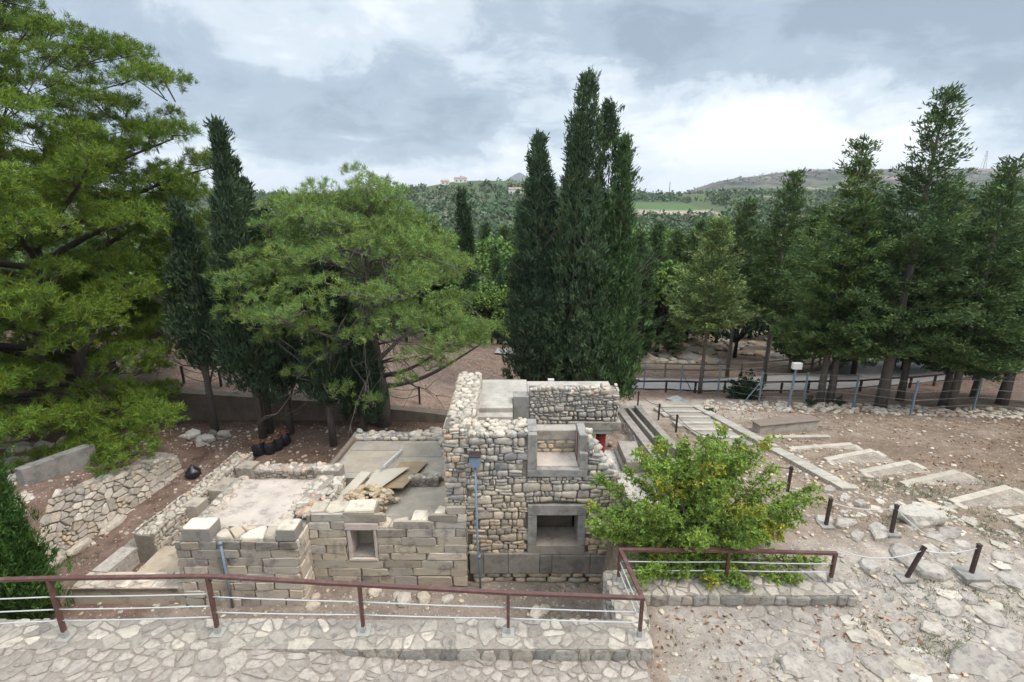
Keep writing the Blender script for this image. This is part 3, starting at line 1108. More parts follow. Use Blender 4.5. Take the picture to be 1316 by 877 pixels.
def build_house():
    H = thing('stone_house_ruin', 'roofless two storey rubble stone house with framed window openings', 'ruin', (-1.57, 10.75, -1.6))
    base = Vector((-1.57, 10.75, -1.6))

    def fin(mb, name, mats, smooth=False):
        mb.v = [(p[0] - base.x, p[1] - base.y, p[2] - base.z) for p in mb.v]
        return mb.build(name, mats, H, smooth)

    rnd = random.Random(21)
    # --- front wall
    yF = 10.75

    def ztop(x):
        if x < -1.0:
            return 2.62
        if x < 0.40:
            return 2.50 + .05 * math.sin(x * 9)
        if x < 1.74:
            return 1.42
        return float(np.interp(x, [1.74, 1.95, 2.15, 2.35, 2.6, 2.75, 2.95], [2.35, 2.10, 1.75, 1.5, 1.0, .6, .3]))
    mb = MB()
    xs = [-1.57, -1.0] + [(-1.0 + 1.4 * k / 6) for k in range(1, 7)] + [1.74] + [1.74 + 1.21 * k / 8 for k in range(1, 9)]
    W0 = (0.38, 1.79, -.77, .64)

    def wall_box(a, b, lo, hi):
        mb.box((a, yF + .02, lo), (b, yF + .75, hi), 1)
    for a, b in zip(xs[:-1], xs[1:]):
        zt = min(ztop(a + .01), ztop(b - .01))
        if a >= 0.39 and b <= 1.75:
            wall_box(a, b, .62, zt)
            continue
        wall_box(a, b, -1.6, zt)
    # small rubble of the main face
    cells = rubble_rows(4.55, 3.45, .085, .185, rnd)

    def mask(u, v):
        x, z = u - 1.57, v - .78
        if z > ztop(min(max(x, -1.56), 2.94)) - .03 and not (0.30 < x < 1.80):
            return False
        if W0[0] - .02 < x < W0[1] + .02 and W0[2] < z < W0[3] + .02:
            return False
        if 0.36 < x < 1.76 and z > 1.40:
            return False
        if x < -1.12:
            return False
        return True

    def tf(u, v):
        z = v - .78
        k = float(np.clip((z - .2) / 1.2, 0, 1))
        warm, grey = np.array((1.06, .94, .80)), np.array((.98, .99, 1.0))
        return tuple(warm * (1 - k) + grey * k)
    stones(mb, (-1.57, yF, -.78), X3, Z3, cells, .042, .006, rnd, GREY, mask=mask, tintf=tf, soft=.78, q=.2, rag=.08)
    # larger quoins at the left corner
    q = rubble_rows(.50, 4.2, .10, .19, rnd, wr=(1.3, 3.2))
    stones(mb, (-1.58, yF - .004, -1.4), X3, Z3, q, .042, .007, rnd, WARM + GREY, mask=lambda u, v: v < 4.05, q=.16)
    # rubble courses at the foot under the plinth
    stones(mb, (-1.0, yF, -1.62), X3, Z3, courses(3.95, [.16, .16], .25, .6, rnd, 0, 0, .03), .05, .014, rnd, WARM, q=.2)
    # top of the wall
    stones(mb, (-1.6, yF - .02, 2.46), X3, Y3, voronoi(2.0, .8, .2, 1.1, rnd), .06, .012, rnd, PALE, mask=lambda u, v: u < 1.95)
    top_lumps(mb, -1.5, .33, yF + .06, yF + .70, lambda x, y: ztop(x) + .01, rnd, .12, dens=1.2)
    top_lumps(mb, 1.80, 2.9, yF + .06, yF + .70, lambda x, y: ztop(x) + .02, rnd, .17, GREY, dens=1.2)
    fin(mb, 'front_wall', ['rubble', 'mortar'], True)

    # --- left wall, thick, running back
    mb = MB()
    mb.box((-1.55, 11.5, -1.6), (-.93, 14.62, 2.6), 1)
    stones(mb, (-1.57, 14.62, -1.6), -Y3, Z3, rubble_rows(3.9, 4.2, .1, .2, rnd), .04, .014, rnd, WARM)
    stones(mb, (-.93, 11.5, 1.5), Y3, Z3, rubble_rows(3.1, 1.1, .09, .17, rnd), .03, .014, rnd, PALE)
    stones(mb, (-1.58, 11.5, 2.6), X3, Y3, voronoi(.66, 3.14, .2, 1.0, rnd, .45), .05, .012, rnd, PALE)
    top_lumps(mb, -1.5, -1.0, 11.5, 14.5, 2.6, rnd, .13, PALE, dens=.45)
    fin(mb, 'side_wall', ['rubble', 'mortar_pale'], True)

    # --- upper floor slab, landing and three steps
    mb = MB()
    mb.box((-.93, 12.92, 1.0), (.02, 13.62, 2.2))
    mb.box((-.93, 13.622, 1.0), (.455, 15.15, 2.2))
    mb.box((.46, 13.72, 1.4), (3.0, 15.0, 2.2))
    fin(mb, 'upper_floor', ['pale_floor'])
    for k in range(3):
        mb = MB()
        z = 2.2 - .13 * (k + 1)
        mb.box((-.92 + .003 * k, 12.92 - .30 * (k + 1), 1.0), (.02, 12.92 - .30 * k - .002, z))
        fin(mb, 'step', ['pale_floor'])
    mb = MB()
    mb.box((-.92, 11.5, -.5), (.40, 12.02, 1.70))
    mb.box((.03, 12.03, -.5), (.40, 13.17, .6))
    fin(mb, 'landing', ['pale_floor'])
    # --- grey pier
    mb = MB()
    mb.box((.03, 13.18, 1.0), (.47, 13.60, 2.42))
    fin(mb, 'pier', ['concrete'])
    # --- rear rubble wall with its beam, column and capital
    mb = MB()
    mb.box((.48, 13.22, .3), (1.58, 13.70, 2.55), 1)
    mb.box((1.58, 13.22, 1.67), (2.95, 13.70, 2.55), 1)
    zr = lambda x: 2.64 if x > .75 else 2.35
    stones(mb, (.48, 13.22, 1.1), X3, Z3, rubble_rows(2.5, 1.5, .08, .16, rnd), .045, .012, rnd, GREY,
           mask=lambda u, v: (v + 1.1 > 1.69 or u < 1.06) and not (u > 2.2 and v > 1.2 and rnd.random() < .5))
    stones(mb, (2.95, 13.22, 1.67), Y3, Z3, rubble_rows(.48, .9, .09, .16, rnd), .04, .012, rnd, GREY)
    top_lumps(mb, .55, 2.85, 13.26, 13.68, lambda x, y: 2.56, rnd, .17, PALE * 2 + [(1.1, .78, .64)], dens=1.1)
    fin(mb, 'rear_wall', ['rubble', 'mortar_pale'], True)
    mb = MB()
    mb.box((1.56, 13.14, 1.40), (3.06, 13.66, 1.665), 0, (1.15, 1.12, 1.05))
    fin(mb, 'beam', ['concrete'])
    c = MB()
    c.tube([(2.56, 13.42, -.6), (2.56, 13.42, .6), (2.56, 13.42, 1.22)], [.115, .13, .145], 18)
    col = fin(c, 'column', ['red_paint'], True)
    c = MB()
    c.tube([(2.56 - base.x, 13.42 - base.y, 1.22 - base.z), (2.56 - base.x, 13.42 - base.y, 1.29 - base.z)], [.15, .21], 18)
    c.box((2.27 - base.x, 13.16 - base.y, 1.29 - base.z), (2.86 - base.x, 13.64 - base.y, 1.395 - base.z), 0, (1.2, 1.25, 1.32))
    c.build('capital', 'concrete', col)
    # interior ground floor and partition closing the view
    mb = MB()
    mb.box((.42, 11.52, -.6), (1.56, 13.16, .30))
    fin(mb, 'inner_floor', ['brown_wall'])
    # --- upper window: concrete surround, pink sill, stones and slab behind
    mb = MB()
    y0, y1 = yF - .06, yF + .78
    mb.box((.36, y0, 1.40), (1.77, y0 + .16, 1.60))
    mb.box((.36, y0 + .16, 1.40), (.585, y1, 2.52))
    mb.box((1.575, y0 + .16, 1.40), (1.77, y1, 2.40))
    mb.box((.36, y0, 1.603), (.582, y0 + .158, 2.50))
    mb.box((1.578, y0, 1.603), (1.77, y0 + .158, 2.02))
    fr = fin(mb, 'window_surround', ['concrete'])
    s = MB()
    s.box((.59, y0 + .165, 1.45), (1.57, y1, 1.615))
    s.v = [(p[0] - base.x, p[1] - base.y, p[2] - base.z) for p in s.v]
    s.build('sill', 'plaster', fr)
    for xx in (.59, 1.555):
        s = MB()
        s.box((xx - base.x, y0 + .4 - base.y, 1.616 - base.z), (xx + .014 - base.x, y0 + .44 - base.y, 2.38 - base.z))
        s.build('red_edge', 'red_paint', fr)
    s = MB()
    s.box((.587, y1 + .02, 1.2), (1.573, y1 + .30, 1.93), 1)
    stones(s, (.59, y1 + .02, 1.60), X3, Z3, courses(.98, [.11, .12, .1], .14, .34, rnd, 0, 0, .02), .025, .012, rnd, WARM, q=.18)
    s.v = [(p[0] - base.x, p[1] - base.y, p[2] - base.z) for p in s.v]
    s.build('infill', ['rubble', 'mortar_pale'], fr)
    s = MB()
    s.box((.56 - base.x, y1 - .0 - base.y, 1.935 - base.z), (1.60 - base.x, y1 + .36 - base.y, 2.20 - base.z), 0, (1.2, 1.14, 1.06))
    s.build('lintel', 'concrete', fr)
    # --- lower window
    mb = MB()
    y0, y1 = yF - .06, yF + .70
    mb.box((.38, y0, .36), (1.79, y1, .645))
    mb.box((.38, y0, -.485), (.60, y1, .357))
    mb.box((1.60, y0, -.485), (1.79, y1, .357))
    mb.box((.38, y0, -.76), (1.79, y1, -.488), 0, (1.06, .98, .88))
    fr = fin(mb, 'window_surround', ['concrete'])
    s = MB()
    # room seen through the opening, its deep shade put into the wall colour
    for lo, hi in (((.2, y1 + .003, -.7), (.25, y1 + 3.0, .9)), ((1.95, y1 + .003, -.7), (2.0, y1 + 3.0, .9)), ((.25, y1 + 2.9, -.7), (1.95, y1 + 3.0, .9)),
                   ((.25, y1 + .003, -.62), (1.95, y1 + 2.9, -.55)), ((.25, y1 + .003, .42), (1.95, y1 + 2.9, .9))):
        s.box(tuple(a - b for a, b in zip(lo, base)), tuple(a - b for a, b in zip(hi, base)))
    s.build('inner_room', 'painted_room_shade', fr)
    # --- plinth of dressed slabs
    mb = MB()
    mb.box((-1.05, yF - .01, -1.31), (2.95, yF + .05, -.72))
    xa = -1.05
    for w in (.34, .62, .78, .3, .95, .62, .39):
        mb.box((xa + .004, yF - .075, -1.305), (xa + w - .004, yF - .008, -.77 + (.05 if xa < .3 else .0)), 0, tint_pick(rnd, [(.82, .79, .76), (.9, .86, .8), (.75, .72, .7)], .08))
        xa += w
    fin(mb, 'plinth', ['concrete'])
    return H


build_house()


def shift(mb, base):
    mb.v = [(p[0] - base[0], p[1] - base[1], p[2] - base[2]) for p in mb.v]
    return mb


# ------------------------------------------------------------------ ashlar front wall between the house and the lower block
def build_ashlar_wall():
    base = (-4.62, 10.6, -1.6)
    T = thing('ashlar_wall', 'stepped wall of weathered dressed blocks with a small square window', 'wall', base)
    rnd = random.Random(33)
    x0, x1, y = -4.90, -1.10, 10.62
    top = lambda x: float(np.interp(x, [-4.90, -3.35, -3.349, -2.45, -2.449, -2.02, -2.019, -1.6, -1.599, -1.1], [.50, .50, .12, .12, .26, .26, .42, .42, .62, .62]))
    mb = MB()
    segs = [(-4.90, -3.96, .44), (-3.32, -2.45, .06), (-2.45, -2.02, .20), (-2.02, -1.6, .36), (-1.6, -1.1, .56)]
    for a, b, z in segs:
        mb.box((a, y + .02, -1.6), (b, y + .5, z), 1)
    mb.box((-3.96, y + .02, -1.6), (-3.32, y + .5, -.75), 1)
    rows = [.30, .22, .24, .20, .24, .21, .23, .21, .20, .2]
    cells = cut_out(courses(x1 - x0, rows, .38, 1.05, rnd, 0, 0, .022), -4.0 - x0, -3.27 - x0, 1.6 - .88, 1.6 + .24)

    def mask(u, v):
        x, z = u + x0, v - 1.6
        return z < top(x) - .02 and not (-4.0 < x < -3.27 and -.80 < z < .22)

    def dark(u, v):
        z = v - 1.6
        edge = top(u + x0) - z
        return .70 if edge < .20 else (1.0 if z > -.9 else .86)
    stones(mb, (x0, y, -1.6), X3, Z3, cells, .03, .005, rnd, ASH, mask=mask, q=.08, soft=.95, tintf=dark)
    # weathered pale tops
    for a, b, z in segs:
        stones(mb, (a, y - .01, z), X3, Y3, voronoi(b - a, .52, .4, 1, rnd), .05, .008, rnd, PALE, q=.12, soft=.9)
    # two big blocks over the window
    for a, b in ((-4.03, -3.30),):
        mb.box((a, y - .02, .215), (b, y + .5, .50), 0, (.7, .68, .66))
        stones(mb, (a, y - .02, .50), X3, Y3, [[(0, 0), (b - a, .02), (b - a - .02, .5), (.02, .48)]], .05, .004, rnd, PALE, q=.08, soft=.9)
    shift(mb, base).build('wall', ['ashlar', 'mortar_pale'], T)
    fr = MB()
    fr.box((-4.04, y - .04, .02), (-3.22, y + .45, .21))
    fr.box((-3.99, y - .03, -.78), (-3.90, y + .45, .017))
    fr.box((-3.35, y - .03, -.78), (-3.27, y + .45, .017))
    fr.box((-3.99, y - .04, -.86), (-3.27, y + .8, -.783))
    w = shift(fr, base).build('window_surround', 'plaster', T)
    b = MB()
    b.box((-3.95, y + .8, -.9), (-3.28, y + .85, .2), 1)
    stones(b, (-3.95, y + .8, -.78), X3, Z3, voronoi(.67, .95, .16, 1.2, rnd), .04, .012, rnd, [(1, .8, .6), (.8, .62, .48)])
    shift(b, base).build('back_infill', ['rubble', 'mortar'], w)


build_ashlar_wall()


# ------------------------------------------------------------------ lower block with the plaster floor on top
def build_block():
    base = (-7.7, 10.0, -1.6)
    T = thing('ashlar_block', 'square platform of dressed stone blocks with a pinkish plaster floor on top', 'ruin', base)
    rnd = random.Random(44)
    x0, x1, y0, y1 = -7.72, -4.92, 9.98, 12.6
    fx = -4.92
    mb = MB()
    mb.box((x0 + .02, y0 + .02, -1.62), (x1 - .02, y1, .20), 1)
    rows = [.24, .23, .22, .23, .22, .22, .23, .21]
    cells = courses(x1 - x0, rows, .36, .9, rnd, 0, 0, .018)
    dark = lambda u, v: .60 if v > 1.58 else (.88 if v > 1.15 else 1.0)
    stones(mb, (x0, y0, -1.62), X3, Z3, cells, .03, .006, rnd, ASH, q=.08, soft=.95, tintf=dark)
    # raised end blocks
    for a, b, z in ((-7.50, -6.86, .50), (-5.36, -4.93, .47)):
        mb.box((a, y0 - .02, .2), (b, y0 + .42, z), 0, (.58, .58, .6))
        stones(mb, (a, y0 - .02, z), X3, Y3, [[(0, 0), (b - a, 0), (b - a, .44), (0, .44)]], .03, .004, rnd, PALE, q=.10, soft=.9)
    stones(mb, (-6.85, y0 - .01, .19), X3, Y3, voronoi(1.5, .5, .42, 1, rnd), .08, .008, rnd, PALE, q=.14, soft=.88)
    # right flank
    stones(mb, (x1, y0, -1.62), Y3, Z3, courses(.75, rows, .26, .5, rnd, 0, 0, .012), .03, .008, rnd, PALE, q=.12, soft=.9)
    shift(mb, base).build('wall', ['ashlar', 'mortar_pale'], T)
    p = MB()
    n = 14
    vs, fs = [], []
    for j in range(n + 1):
        for i in range(n + 1):
            x = x0 + .30 + (x1 - x0 - .7) * i / n; y = y0 + .45 + (y1 - y0 - .5) * j / n
            vs.append((x, y, .212 + .07 * (float(vnoise(x * 1.4, y * 1.4, 3)))))
    for j in range(n):
        for i in range(n):
            a = j * (n + 1) + i
            fs.append((a, a + 1, a + n + 2, a + n + 1))
    p.add(vs, fs)
    shift(p, base).build('plaster_floor', 'plaster', T, True)
    # rubble upstand bent round the back and right of the floor
    r = MB()
    r.box((-7.1, 12.55, .1), (-4.75, 12.95, .48), 1)
    r.box((-5.35, 10.9, .1), (-4.9, 12.55, .36), 1)
    r.box((-4.92, 11.14, -1.6), (-4.62, 12.5, .30), 1)
    stones(r, (-7.1, 12.55, .1), X3, Z3, rubble_rows(1.75, .38, .07, .12, rnd), .04, .01, rnd, [(.55, .52, .5), (.7, .65, .6)])
    top_lumps(r, -7.05, -4.8, 12.58, 12.9, .48, rnd, .15, PALE * 2 + [(1.1, .80, .64)], dens=1.2)
    top_lumps(r, -5.3, -4.65, 10.75, 12.55, .34, rnd, .16, PALE * 2 + [(1.1, .80, .64)], dens=1.1)
    top_lumps(r, -7.6, -7.2, 10.5, 12.6, .24, rnd, .17, PALE, dens=.8)
    top_lumps(r, -7.2, -5.4, 10.38, 10.62, .22, rnd, .14, PALE, dens=.7)
    top_lumps(r, -5.55, -5.2, 10.6, 12.5, .26, rnd, .12, PALE, dens=.7)
    stones(r, (-4.62, 10.75, -.1), Y3, Z3, rubble_rows(1.8, .4, .07, .12, rnd), .04, .01, rnd, PALE)
    shift(r, base).build('rubble_upstand', ['rubble', 'mortar_pale'], T)


build_block()


# ------------------------------------------------------------------ terrace behind the ashlar wall
def build_terrace():
    base = (-5.3, 11.1, -1.6)
    T = thing('terrace', 'grey paved terrace edged by low rubble behind the stepped wall', 'terrace', base)
    rnd = random.Random(55)
    mb = MB()
    mb.box((-4.6, 11.12, -1.55), (-1.6, 13.0, -.10))
    mb.box((-5.25, 13.0, -1.55), (-1.6, 15.3, 0.0))
    shift(mb, base).build('floor_slab', 'grey_floor', T)
    mb = MB()
    for k, (a, b, c, d) in enumerate(((-5.0, -3.5, 13.3, 14.6), (-3.48, -1.75, 14.2, 15.1), (-5.1, -3.6, 14.62, 15.2))):
        mb.box((a, c, -.1), (b, d, .012 + .004 * k), 0, ((.97, .95, .92), (.88, .88, .88), (.9, .9, .9))[k])
    shift(mb, base).build('floor_plate', 'grey_floor', T)
    mb = MB()
    # edge of rubble
    mb.box((-5.3, 15.3, -1.5), (-2.3, 15.75, .10), 1)
    stones(mb, (-5.3, 15.3, 0), X3, Z3, courses(3.0, [.13], .2, .5, rnd, 0, 0, .03), .04, .01, rnd, GREY)
    top_lumps(mb, -5.2, -2.3, 15.32, 15.7, .12, rnd, .18, GREY, dens=1.2)
    for k in range(26):
        s = k / 25
        blob(mb, (-2.4 + 1.0 * s + rnd.uniform(-.15, .15), 15.5 - 1.9 * s + rnd.uniform(-.15, .15), .04), (.2, .17, .13), rnd, tint_pick(rnd, GREY))
    shift(mb, base).build('rubble_edge', ['rubble', 'mortar'], T)
    mb = MB()
    mb.bar((-5.38, 12.9, .05), (-5.20, 15.3, .05), .14, .2, 0)
    shift(mb, base).build('kerb_beam', 'grey_wood', T)
    # small ring of stones standing on the slab
    ring = MB()
    ring.box((-2.95, 12.7, -.1), (-2.05, 13.02, .14), 1)
    stones(ring, (-2.95, 12.7, -.1), X3, Z3, voronoi(.9, .24, .14, 1.5, rnd), .03, .01, rnd, [(.6, .56, .52)])
    top_lumps(ring, -2.9, -2.1, 12.72, 13.0, .15, rnd, .15, PALE, dens=1.3)
    tag(ring.build('stone_stub', ['rubble', 'mortar']), 'short stub of rubble wall standing alone on the grey terrace', 'wall stub')
    # sheets lying on props over a yellowish heap
    def sheet(name, mat, c4, label, th=.02):
        m = MB()
        up = (Vector(c4[1]) - Vector(c4[0])).cross(Vector(c4[3]) - Vector(c4[0])).normalized() * th
        vs = [Vector(p) for p in c4] + [Vector(p) + up for p in c4]
        m.add(vs, [(3, 2, 1, 0), (4, 5, 6, 7), (0, 1, 5, 4), (1, 2, 6, 5), (2, 3, 7, 6), (3, 0, 4, 7)])
        return tag(m.build(name, mat), label, 'board')
    sheet('plywood_sheet', 'board', [(-4.12, 11.85, .12), (-3.62, 11.75, .30), (-2.95, 13.2, .22), (-3.95, 13.3, .06)], 'pale plywood sheet tilted over the yellow rubble heap')
    sheet('plywood_sheet', 'orange_board', [(-3.55, 12.2, .16), (-2.95, 12.2, .16), (-2.52, 13.75, .07), (-3.35, 13.8, .05)], 'brown weathered board under the pale plywood sheet')
    m = MB()
    m.bar((-3.68, 13.1, .30), (-3.45, 14.5, .08), .06, .07)
    tag(m.build('metal_batten', 'steel_cable'), 'thin pale metal batten leaning over the edge of the boards', 'batten')
    m = MB()
    m.bar((-4.62, 11.2, .10), (-4.22, 13.2, .06), .3, .05)
    tag(m.build('plank', 'board'), 'long pale plank lying beside the yellow rubble heap', 'plank')
    m = MB()
    for k in range(130):
        a, r = rnd.uniform(0, 6.28), math.sqrt(rnd.random())
        x, y = -3.80 + .78 * r * math.cos(a), 11.85 + .62 * r * math.sin(a)
        s = rnd.uniform(.06, .13)
        blob(m, (x, y, -.08 + .42 * (1 - r * r)), (s, s * .8, s * .7), rnd, tint_pick(rnd, [(1.02, .84, .60), (.9, .74, .54), (1.1, .95, .74)]), sub=1)
    tag(m.build('rubble_heap', 'rubble'), 'heap of broken yellowish stone under the plywood sheet', kind='stuff')
    m = MB()
    m.box((-6.05, 13.7, -.62), (-5.42, 14.3, -.54))
    m2 = tag(m.build('board_lid', 'orange_board'), 'orange wooden lid lying on the ground beside the terrace', 'board')
    m = MB()
    m.box((-5.6, 13.65, -1.25), (-5.42, 13.9, -.2))
    m.box((-6.0, 13.75, -1.25), (-5.5, 14.25, -.63))
    tag(m.build('stone_block', 'ashlar'), 'low stone block under the orange lid beside the terrace', 'block')
    m = MB()
    blob(m, (-1.95, 14.2, .04), (.22, .16, .05), rnd, (1, .98, .95))
    tag(m.build('flat_stone', 'rubble'), 'single flat stone lying on the grey terrace floor', 'stone')
    m = MB()
    m.box((-1.78, 12.75, -.1), (-1.62, 12.95, .18), 0, (1.2, .85, .6))
    tag(m.build('brick', 'ashlar'), 'small upright orange brick against the house wall on the terrace', 'brick')


build_terrace()


# ------------------------------------------------------------------ left: retaining wall, passage kerb, bench wall
def build_left_walls():
    rnd = random.Random(66)
    # big rubble retaining wall, battered, facing the passage
    a, b = Vector((-12.15, 10.9, -1.65)), Vector((-11.25, 15.7, -1.45))
    u = (b - a); u.z = 0
    Lw = u.length
    u.normalize()
    back = Vector((-u.y, u.x, 0))           # away from the passage
    v = (Z3 + back * 0.30).normalized()
    ztop = lambda s: float(np.interp(s, [0, .15, .45, .8, 1], [1.85, 1.85, 1.45, 1.05, .95]))
    mb = MB()
    N = 12
    for k in range(N):
        s0, s1 = k / N, (k + 1) / N
        h = ztop((s0 + s1) / 2)
        p0, p1 = a + u * Lw * s0, a + u * Lw * s1
        f = Vector((0, 0, 0)) + back * .04
        vs = [p0 + f, p1 + f, p1 + f + v * h, p0 + f + v * h]
        vs += [q + back * .9 for q in vs]
        mb.add(vs, [(0, 1, 2, 3), (7, 6, 5, 4), (0, 4, 5, 1), (1, 5, 6, 2), (2, 6, 7, 3), (3, 7, 4, 0)], 1)
    cells = voronoi(Lw, 1.9, .25, 1.5, rnd, .5)
    fine = voronoi(Lw, 1.9, .14, 1.3, rnd, .45)
    m1 = lambda q, w: w < ztop(q / Lw) - .03
    keep = [c for c in cells if m1(*pcentroid(c)) and (vnoise(pcentroid(c)[0] * 2, pcentroid(c)[1] * 2 + 4, 2) > .33)]
    gone = [pcentroid(c) for c in cells if c not in keep]
    stones(mb, a, u, v, keep, .07, .007, rnd, PALE * 2 + [(1.05, .94, .82), (.8, .78, .77)], soft=.8, q=.15, rag=.07)
    kc = [pcentroid(c) for c in keep]
    stones(mb, a, u, v, fine, .05, .012, rnd, PALE + WARM, mask=lambda q, w: m1(q, w) and gone and min((q - g[0]) ** 2 + (w - g[1]) ** 2 for g in gone) < .018)
    # dressed blocks at the far end
    stones(mb, a + u * (Lw - 1.35), u, v, courses(1.35, [.22, .2, .22, .2], .35, .7, rnd, 0, 0, .015), .09, .01, rnd, PALE, q=.12, soft=.9)
    for k in range(70):
        s = rnd.random()
        p = a + u * Lw * s + v * ztop(s) + back * rnd.uniform(.05, .75)
        sz = rnd.uniform(.12, .26)
        blob(mb, (p.x, p.y, p.z - .03), (sz, sz * .8, sz * .5), rnd, tint_pick(rnd, GREY + PALE))
    for s, w in ((.06, .42), (.22, .38), (.42, .5)):
        p = a + u * Lw * s - back * .12
        blob(mb, (p.x, p.y, p.z + .16), (w * .32, w * .95, .17), rnd, (1.12, 1.05, .97), rz=-.15, rough=.16, flat=.75)
    tag(mb.build('retaining_wall', ['rubble', 'mortar_pale']), 'sloping retaining wall of big and small rubble beside the earth passage', 'wall')

    # grey plastered slab wall above it
    mb = MB()
    p0, p1 = atz(36, 634, -.15), atz(130, 606, -.55)
    d = (p1 - p0); d.z = 0; d.normalize()
    s = Vector((-d.y, d.x, 0)) * .3
    vs = [p0, p1, p1 + Z3 * .95, p0 + Z3 * .72, p0 + s, p1 + s, p1 + s + Z3 * .95, p0 + s + Z3 * .72]
    mb.add(vs, [(0, 1, 2, 3), (7, 6, 5, 4), (0, 4, 5, 1), (1, 5, 6, 2), (2, 6, 7, 3), (3, 7, 4, 0)], 0, (.85, .85, .86))
    tag(mb.build('plastered_wall', 'concrete'), 'stub of smooth grey plastered wall above the rubble retaining wall', 'wall')

    # low slab topped wall along the right of the passage
    a, b = Vector((-10.35, 10.55, -1.65)), Vector((-9.75, 16.2, -1.5))
    u = b - a; u.z = 0
    Lw = u.length; u.normalize()
    r = Vector((u.y, -u.x, 0))
    mb = MB()
    def slab(s0, s1, w0, w1, z0, z1, mat, t=(1, 1, 1)):
        q = [a + u * s0 + r * w0, a + u * s1 + r * w0, a + u * s1 + r * w1, a + u * s0 + r * w1]
        vs = [Vector((p.x, p.y, z0)) for p in q] + [Vector((p.x, p.y, z1)) for p in q]
        mb.add(vs, [(3, 2, 1, 0)[::-1], (4, 5, 6, 7)[::-1], (0, 1, 5, 4)[::-1], (1, 2, 6, 5)[::-1], (2, 3, 7, 6)[::-1], (3, 0, 4, 7)[::-1]], mat, t)
    s = 0.0
    while s < Lw:
        w = rnd.uniform(.55, .95)
        slab(s + .006, min(Lw, s + w) - .006, 0, .42, -1.7, -1.12 + rnd.uniform(-.012, .012), 2, tint_pick(rnd, PALE, .08))
        s += w
    slab(.9, Lw - .4, .43, .95, -1.7, -.72, 1)
    stones(mb, a + u * (Lw - .4) + r * .43 + Z3 * .5, -u, Z3, rubble_rows(Lw - 1.3, .44, .06, .12, rnd), .04, .01, rnd, PALE)
    o2 = a + u * .9 + r * .43
    o2.z = -.72
    stones(mb, o2 + r * .52, u, -r, voronoi(Lw - 1.3, .52, .17, 1.2, rnd), .05, .012, rnd, PALE * 2 + [(1.15, .85, .68)])
    o3 = a + u * .9 + r * .95
    o3.z = -1.65
    stones(mb, o3, u, Z3, rubble_rows(Lw - 1.3, .95, .07, .14, rnd), .04, .01, rnd, PALE)
    tag(mb.build('bench_wall', ['rubble', 'mortar', 'paving']), 'low drystone wall with a ledge of flat slabs along the passage', 'wall')
    # blocks along it
    for (px, py, z, sx, sy, sz, lab) in ((250, 645, -.62, .46, .46, .4, 'square grey stone block set on the ledge near the ashlar block'), (288, 622, -.66, .55, .75, .26, 'long flat grey block beside the drystone wall'),
                                         (318, 597, -.62, .55, .5, .42, 'pale square block at the far end of the drystone wall'), (300, 594, -.75, .4, .3, .4, 'small upright pale block next to the larger end block')):
        p = atz(px, py, z)
        m = MB()
        m.box((-sx / 2, -sy / 2, -sz * 1.7), (sx / 2, sy / 2, 0), 0, tint_pick(rnd, [(.8, .78, .76), (.95, .9, .85)]))
        o = tag(m.build('stone_block', 'ashlar'), lab, 'block')
        o.location = (p.x, p.y, z); o.rotation_euler = (0, 0, -.1)
    # low plinth in front
    mb = MB()
    mb.box((-10.4, 10.0, -1.7), (-7.74, 10.55, -1.14), 0, (1.0, .95, .88))
    mb.box((-9.3, 10.55, -1.7), (-7.74, 11.6, -1.2), 0, (.9, .8, .7))
    stones(mb, (-10.4, 10.0, -1.14), X3, Y3, voronoi(2.65, .55, .34, 1, rnd), .03, .012, rnd, PALE, q=.15, soft=.9)
    mb.box((-10.42, 9.97, -1.19), (-7.9, 9.998, -1.13), 0, (.4, .35, .32))
    tag(mb.build('plinth', 'ashlar'), 'low stone plinth at the left foot of the ashlar block', 'plinth')

    # curved brown retaining wall round the yard
    mb = MB()
    xs = np.concatenate([np.linspace(-30, -19, 12), np.linspace(-18.4, -1.2, 36)])
    vs, fs = [], []
    for x in xs:
        y = float(np.interp(x, WALL_X, WALL_Y)); z = float(np.interp(x, WALL_X, WALL_Z))
        zb = -1.9
        vs += [(x, y - .16, zb), (x, y - .16, z + .05), (x, y + .26, z + .05), (x, y + .26, zb)]
    for i in range(len(xs) - 1):
        for k in range(4):
            a0, b0 = i * 4 + k, i * 4 + (k + 1) % 4
            fs.append((b0, b0 + 4, a0 + 4, a0))
    fs.append((0, 1, 2, 3)); n0 = (len(xs) - 1) * 4; fs.append((n0 + 3, n0 + 2, n0 + 1, n0))
    mb.add(vs, fs)
    tag(mb.build('retaining_wall', 'brown_wall'), 'long curved brown plastered retaining wall behind the yard trees', 'wall')


build_left_walls()


# rainwater pipes and the floodlight pole
def build_pipes():
    T = thing('floodlight_pole', 'blue grey floodlight box on a thin pole against the rubble house', 'floodlight', (-.83, 10.52, -1.6))
    m = MB()
    m.tube([(0.05, 0, 0), (.03, 0, .9), (0, 0, 1.2), (-.02, 0, 3.55)], .028, 8)
    m.tube([(.03, 0, .88), (.028, 0, .98)], .04, 8)
    m.build('pole', 'blue_metal', T, True)
    m = MB()
    m.box((-.14, -.12, 3.42), (.11, .12, 3.68))
    m.build('lamp_housing', 'blue_metal', T)
    m = MB()
    m.box((-.15, -.14, 3.68), (.12, .13, 3.70))
    m.bar((-.02, .12, 3.62), (-.02, .22, 3.62), .05, .05)
    m.build('lamp_lid', 'post_metal', T)
    p = aty(283, 698, 9.9)
    m = MB()
    m.tube([(p.x + .02, 9.9, -1.65), (p.x, 9.9, p.z - .02)], .03, 8)
    m.tube([(p.x, 9.9, p.z - .04), (p.x, 9.9, p.z + .03)], .05, 8)
    tag(m.build('pipe', 'blue_metal', None, True), 'thin grey pipe standing against the front of the ashlar block', 'pipe')


build_pipes()

